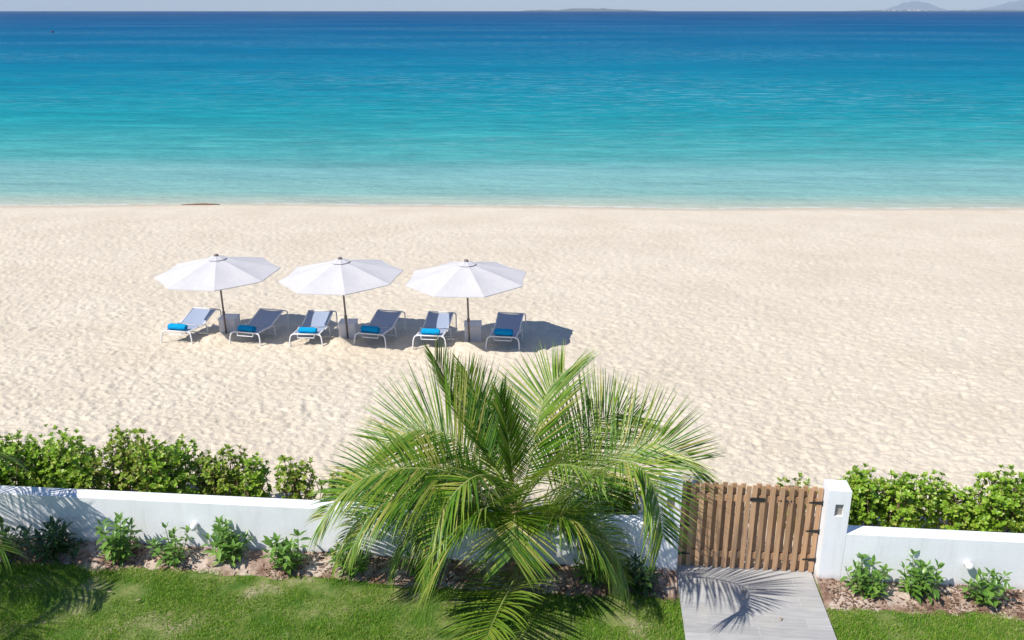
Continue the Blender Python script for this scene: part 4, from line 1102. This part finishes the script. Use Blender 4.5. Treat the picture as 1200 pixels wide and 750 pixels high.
SEAT_Z, HINGE_Y, HEAD_Y, HEAD_Z, LW = 0.33, 0.72, 1.40, 0.565, 0.61
def make_lounger():
    root = empty('sun_lounger')
    def prof(y):
        if y < HINGE_Y: return SEAT_Z
        return SEAT_Z + (HEAD_Z - SEAT_Z) * (y - HINGE_Y) / (HEAD_Y - HINGE_Y)
    # two slings: seat and backrest
    for nm, y0, y1 in (('seat', 0.03, HINGE_Y - 0.02), ('backrest', HINGE_Y + 0.02, HEAD_Y - 0.02)):
        V = []; F = []; nx, ny = 9, 14
        for j in range(ny + 1):
            for i in range(nx + 1):
                u = i / nx; v = j / ny; y = y0 + (y1 - y0) * v
                V.append(((u - 0.5) * LW, y, prof(y) - 0.018 * math.sin(math.pi * u)))
        top = len(V)
        V += [(x, y, z - 0.006) for (x, y, z) in V]
        for j in range(ny):
            for i in range(nx):
                a = j * (nx + 1) + i; q = (a, a + 1, a + nx + 2, a + nx + 1); F.append(q); F.append(tuple(k + top for k in reversed(q)))
        me = bpy.data.meshes.new(nm); me.from_pydata(V, [], F); me.polygons.foreach_set('use_smooth', [True] * len(F)); me.update()
        link_mesh(nm, me, M['sling'], root)
    mb = MB(); r = 0.017
    for s in (-1, 1):
        x = s * (LW / 2 + 0.008)
        mb.tube([(x, 0.0, SEAT_Z), (x, HINGE_Y, SEAT_Z)], r, 8)
    mb.tube([(-LW / 2, 0.0, SEAT_Z), (LW / 2, 0.0, SEAT_Z)], r, 8)
    mb.tube([(-LW / 2, HINGE_Y, SEAT_Z - 0.03), (LW / 2, HINGE_Y, SEAT_Z - 0.03)], 0.012, 8)
    mb.build('seat_frame', M['metal_white'], root)
    mb = MB()
    for s in (-1, 1):
        x = s * (LW / 2 + 0.008)
        mb.tube([(x, HINGE_Y, SEAT_Z), (x, HEAD_Y, HEAD_Z)], r, 8)
        mb.tube([(x, HEAD_Y, HEAD_Z), (x, HEAD_Y + 0.04, HEAD_Z - 0.02)], r, 8)
    mb.tube([(-LW / 2 - 0.008, HEAD_Y, HEAD_Z), (LW / 2 + 0.008, HEAD_Y, HEAD_Z)], r, 8)
    mb.build('back_frame', M['metal_white'], root)
    for s in (-1, 1):                                               # front legs splay outwards from the foot rail
        mb = MB(); mb.tube(bez([(s * (LW / 2 - 0.02), 0.0, SEAT_Z - 0.004), (s * (LW / 2 + 0.05), -0.015, SEAT_Z - 0.03), (s * (LW / 2 + 0.085), -0.03, SEAT_Z - 0.14), (s * (LW / 2 + 0.10), -0.04, -0.03)], 5), 0.017, 8)
        mb.build('leg', M['metal_white'], root)
    for s in (-1, 1):                                               # middle legs
        mb = MB(); x = s * (LW / 2 + 0.03)
        mb.tube(bez([(x, HINGE_Y - 0.22, SEAT_Z - 0.01), (x + s * 0.02, HINGE_Y - 0.06, SEAT_Z + 0.012), (x + s * 0.03, HINGE_Y + 0.06, SEAT_Z - 0.06), (x + s * 0.03, HINGE_Y + 0.10, -0.03)], 5), 0.016, 8)
        mb.build('leg', M['metal_white'], root)
    for s in (-1, 1):                                               # legs under the raised head
        mb = MB(); x = s * (LW / 2 + 0.012)
        mb.tube(bez([(x, HEAD_Y + 0.03, HEAD_Z - 0.012), (x + s * 0.03, HEAD_Y + 0.12, HEAD_Z - 0.05), (x + s * 0.04, HEAD_Y + 0.15, HEAD_Z - 0.16), (x + s * 0.04, HEAD_Y + 0.16, -0.06)], 5), 0.016, 8)
        mb.build('leg', M['metal_white'], root)
    mb = MB(); mb.tube([(-LW / 2 + 0.10, -0.005, SEAT_Z - 0.02), (-LW / 2 + 0.10, -0.02, SEAT_Z - 0.085), (LW / 2 - 0.10, -0.02, SEAT_Z - 0.085), (LW / 2 - 0.10, -0.005, SEAT_Z - 0.02)], 0.011, 8)
    mb.build('foot_bar', M['metal_white'], root)
    mb = MB(); mb.tube([(-LW / 2 - 0.05, HINGE_Y + 0.10, 0.10), (LW / 2 + 0.05, HINGE_Y + 0.10, 0.10)], 0.012, 8); mb.build('cross_bar', M['metal_white'], root)
    return root
def make_towel():
    mb = MB(); L = 0.46; prof = []
    n = 18; m = 12; V = []; F = []
    for j in range(m + 1):
        x = (j / m - 0.5) * L; e = abs(j / m - 0.5) * 2; sq = 1.0 - 0.22 * max(0, (e - 0.8) / 0.2) ** 2
        for k in range(n):
            a = 2 * math.pi * k / n; rr = (0.093 + 0.003 * math.sin(5 * a + j)) * sq
            V.append((x, math.cos(a) * rr * 1.12, 0.079 + math.sin(a) * rr * 0.86))
    for j in range(m):
        for k in range(n): F.append((j * n + k, j * n + (k + 1) % n, (j + 1) * n + (k + 1) % n, (j + 1) * n + k))
    F.append(tuple(range(n))); F.append(tuple(range(m * n + n - 1, m * n - 1, -1)))
    me = bpy.data.meshes.new('rolled_towel'); me.from_pydata(V, [], F); me.polygons.foreach_set('use_smooth', [True] * len(F)); me.update()
    return me
lo0 = make_lounger(); TW = make_towel()
LO = [   # foot centre, heading
 ((-8.13, 20.40), (0.22, 1.26), 'light blue sun lounger mostly in full sun, leftmost of the row', 'rolled turquoise towel on the leftmost lounger, in full sun', -0.04),
 ((-6.44, 20.30), (0.27, 1.24), 'blue sun lounger fully in the leftmost umbrella\'s shade, right of the first table', 'rolled turquoise towel on the shaded lounger right of the first table', 0.0),
 ((-4.94, 20.15), (0.08, 1.30), 'blue sun lounger crossed by a diagonal shade line, left of the middle table', 'rolled turquoise towel on the half shaded lounger left of the middle table', 0.06),
 ((-3.41, 20.19), (0.27, 1.27), 'blue sun lounger in full shade right of the middle umbrella pole', 'rolled turquoise towel on the shaded lounger right of the middle pole', -0.03),
 ((-1.97, 20.03), (0.17, 1.36), 'blue sun lounger with a shaded upper corner, left of the rightmost umbrella pole', 'rolled turquoise towel on the part sunlit lounger left of the rightmost pole', 0.04),
 ((-0.22, 19.95), (0.17, 1.26), 'blue sun lounger in shade right of the rightmost umbrella pole, last of the row', 'rolled turquoise towel on the last lounger at the right end', 0.05),
]
for i, ((x, y), (dx, dy), lb, tl, off) in enumerate(LO):
    o = lo0 if i == 0 else copy_tree(lo0)
    rz = -math.atan2(dx, dy); z = ground(x, y)
    tilt = math.atan2(ground(x + dx, y + dy) - z, math.hypot(dx, dy))
    Mx = Matrix.Translation((x, y, z - 0.005)) @ Matrix.Rotation(rz, 4, 'Z') @ Matrix.Rotation(tilt, 4, 'X')
    o.matrix_world = Mx
    tag(o, lb, 'sun lounger', 'sun loungers in a row on the beach')
    t = link_mesh('rolled_towel', TW, M['towel']); t.matrix_world = Mx @ Matrix.Translation((off * 0.6 - 0.03, 0.15, SEAT_Z - 0.010)) @ Matrix.Rotation(R(random.uniform(-7, 7)), 4, 'Z') @ Matrix.Diagonal((random.uniform(0.92, 1.08), random.uniform(0.95, 1.12), random.uniform(0.86, 1.05), 1))
    tag(t, tl, 'towel', 'rolled towels on the loungers')

# ------------------------------------------------------------------ small far things
mb = MB()
rngw = random.Random(9)
pts = []
for i in range(15):
    t = i / 14; xx = -17.5 + 2.0 * t
    yy = np.linspace(43, 49, 600); hz = sand_height(np.full(600, xx), yy)
    k = int(np.argmin(np.abs(hz - SEA_Z - 0.012))); pts.append(Vector((xx, float(yy[k]) + rngw.uniform(-0.02, 0.02), float(hz[k]) + 0.01)))
mb.tube(pts, [0.015 + 0.06 * math.sin(math.pi * min(1, (i + 0.5) / 15)) * (0.6 + 0.5 * i / 14) for i in range(15)], 8)
tag(mb.build('seaweed_line', M['weed']), 'thin dark brown line of seaweed washed up at the water edge', 'seaweed')

b = empty('buoy', (-213, 436, SEA_Z)); tag(b, 'small dark buoy floating far out on the blue sea', 'buoy')
mb = MB(); mb.lathe([(0.3, -0.4), (0.75, -0.1), (0.8, 0.15), (0.6, 0.5), (0.25, 0.75)], 16); mb.build('float', M['buoy'], b)
mb = MB(); mb.lathe([(0.10, 0.72), (0.09, 1.1), (0.14, 1.12), (0.12, 1.3), (0.02, 1.34)], 10); mb.build('top_mark', M['buoy'], b)

def make_house():
    root = empty('seaside_house')
    mb = MB(); mb.box((0, 0, 5), (30, 14, 14)); mb.build('wall', M['house'], root)
    V = [(-16, -8, 12), (16, -8, 12), (16, 8, 12), (-16, 8, 12), (-16, 0, 17), (16, 0, 17)]
    F = [(0, 1, 5, 4), (2, 3, 4, 5), (0, 4, 3), (1, 2, 5), (0, 3, 2, 1)]
    me = bpy.data.meshes.new('roof'); me.from_pydata(V, [], F); me.update(); link_mesh('roof', me, M['roof'], root)
    return root
h0 = make_house()
for i, (x, s) in enumerate([(5560, 1.0), (5620, 0.8), (5700, 1.3), (5790, 1.0), (5930, 1.5), (6010, 1.1), (6070, 1.6), (6180, 1.0), (6330, 0.8), (6800, 0.9)]):
    o = h0 if i == 0 else copy_tree(h0)
    o.location = (x, 14150, SEA_Z + 2.0); o.scale = (s, s, s); tag(o, 'tiny white house on the far shore below the right hill', 'house', 'white houses on the far shore')

# a few dry leaves and twigs on the lawn and path
rngf = random.Random(31)
for i, (a, bb) in enumerate([(-5.05, -1.05), (-4.6, -1.2), (3.0, -0.35), (3.35, -0.8), (0.9, -0.85)]):
    P = [(0, 0, 0.0)]; an = rngf.uniform(0, 6.28)
    o = leaves('dry_leaf', LEAF_OV, [(0, 0, 0)], [(math.cos(an), math.sin(an), 0.1)], [(0, 0, 1)], [0.07], M['fallen'], None)
    o.location = g(a, bb, 0.05)
    tag(o, 'small dry leaf fallen on the lawn or path', 'leaf', 'dry fallen leaves')

# ------------------------------------------------------------------ sea air: far shores fade to pale blue
hm = bpy.data.materials.new('haze'); hm.use_nodes = True
hn = hm.node_tree; hn.nodes.remove(hn.nodes['Principled BSDF'])
pv = hn.nodes.new('ShaderNodeVolumePrincipled'); pv.inputs['Color'].default_value = (0.72, 0.86, 1.0, 1); pv.inputs['Density'].default_value = 4.5e-5; pv.inputs['Anisotropy'].default_value = 0.0
hn.links.new(pv.outputs[0], hn.nodes['Material Output'].inputs['Volume'])
mb = MB(); mb.box((0, 20000, 340), (80000, 42000, 720))
tag(mb.build('haze', hm), 'thin sea haze over the water paling the far hills', 'haze', kind='stuff')
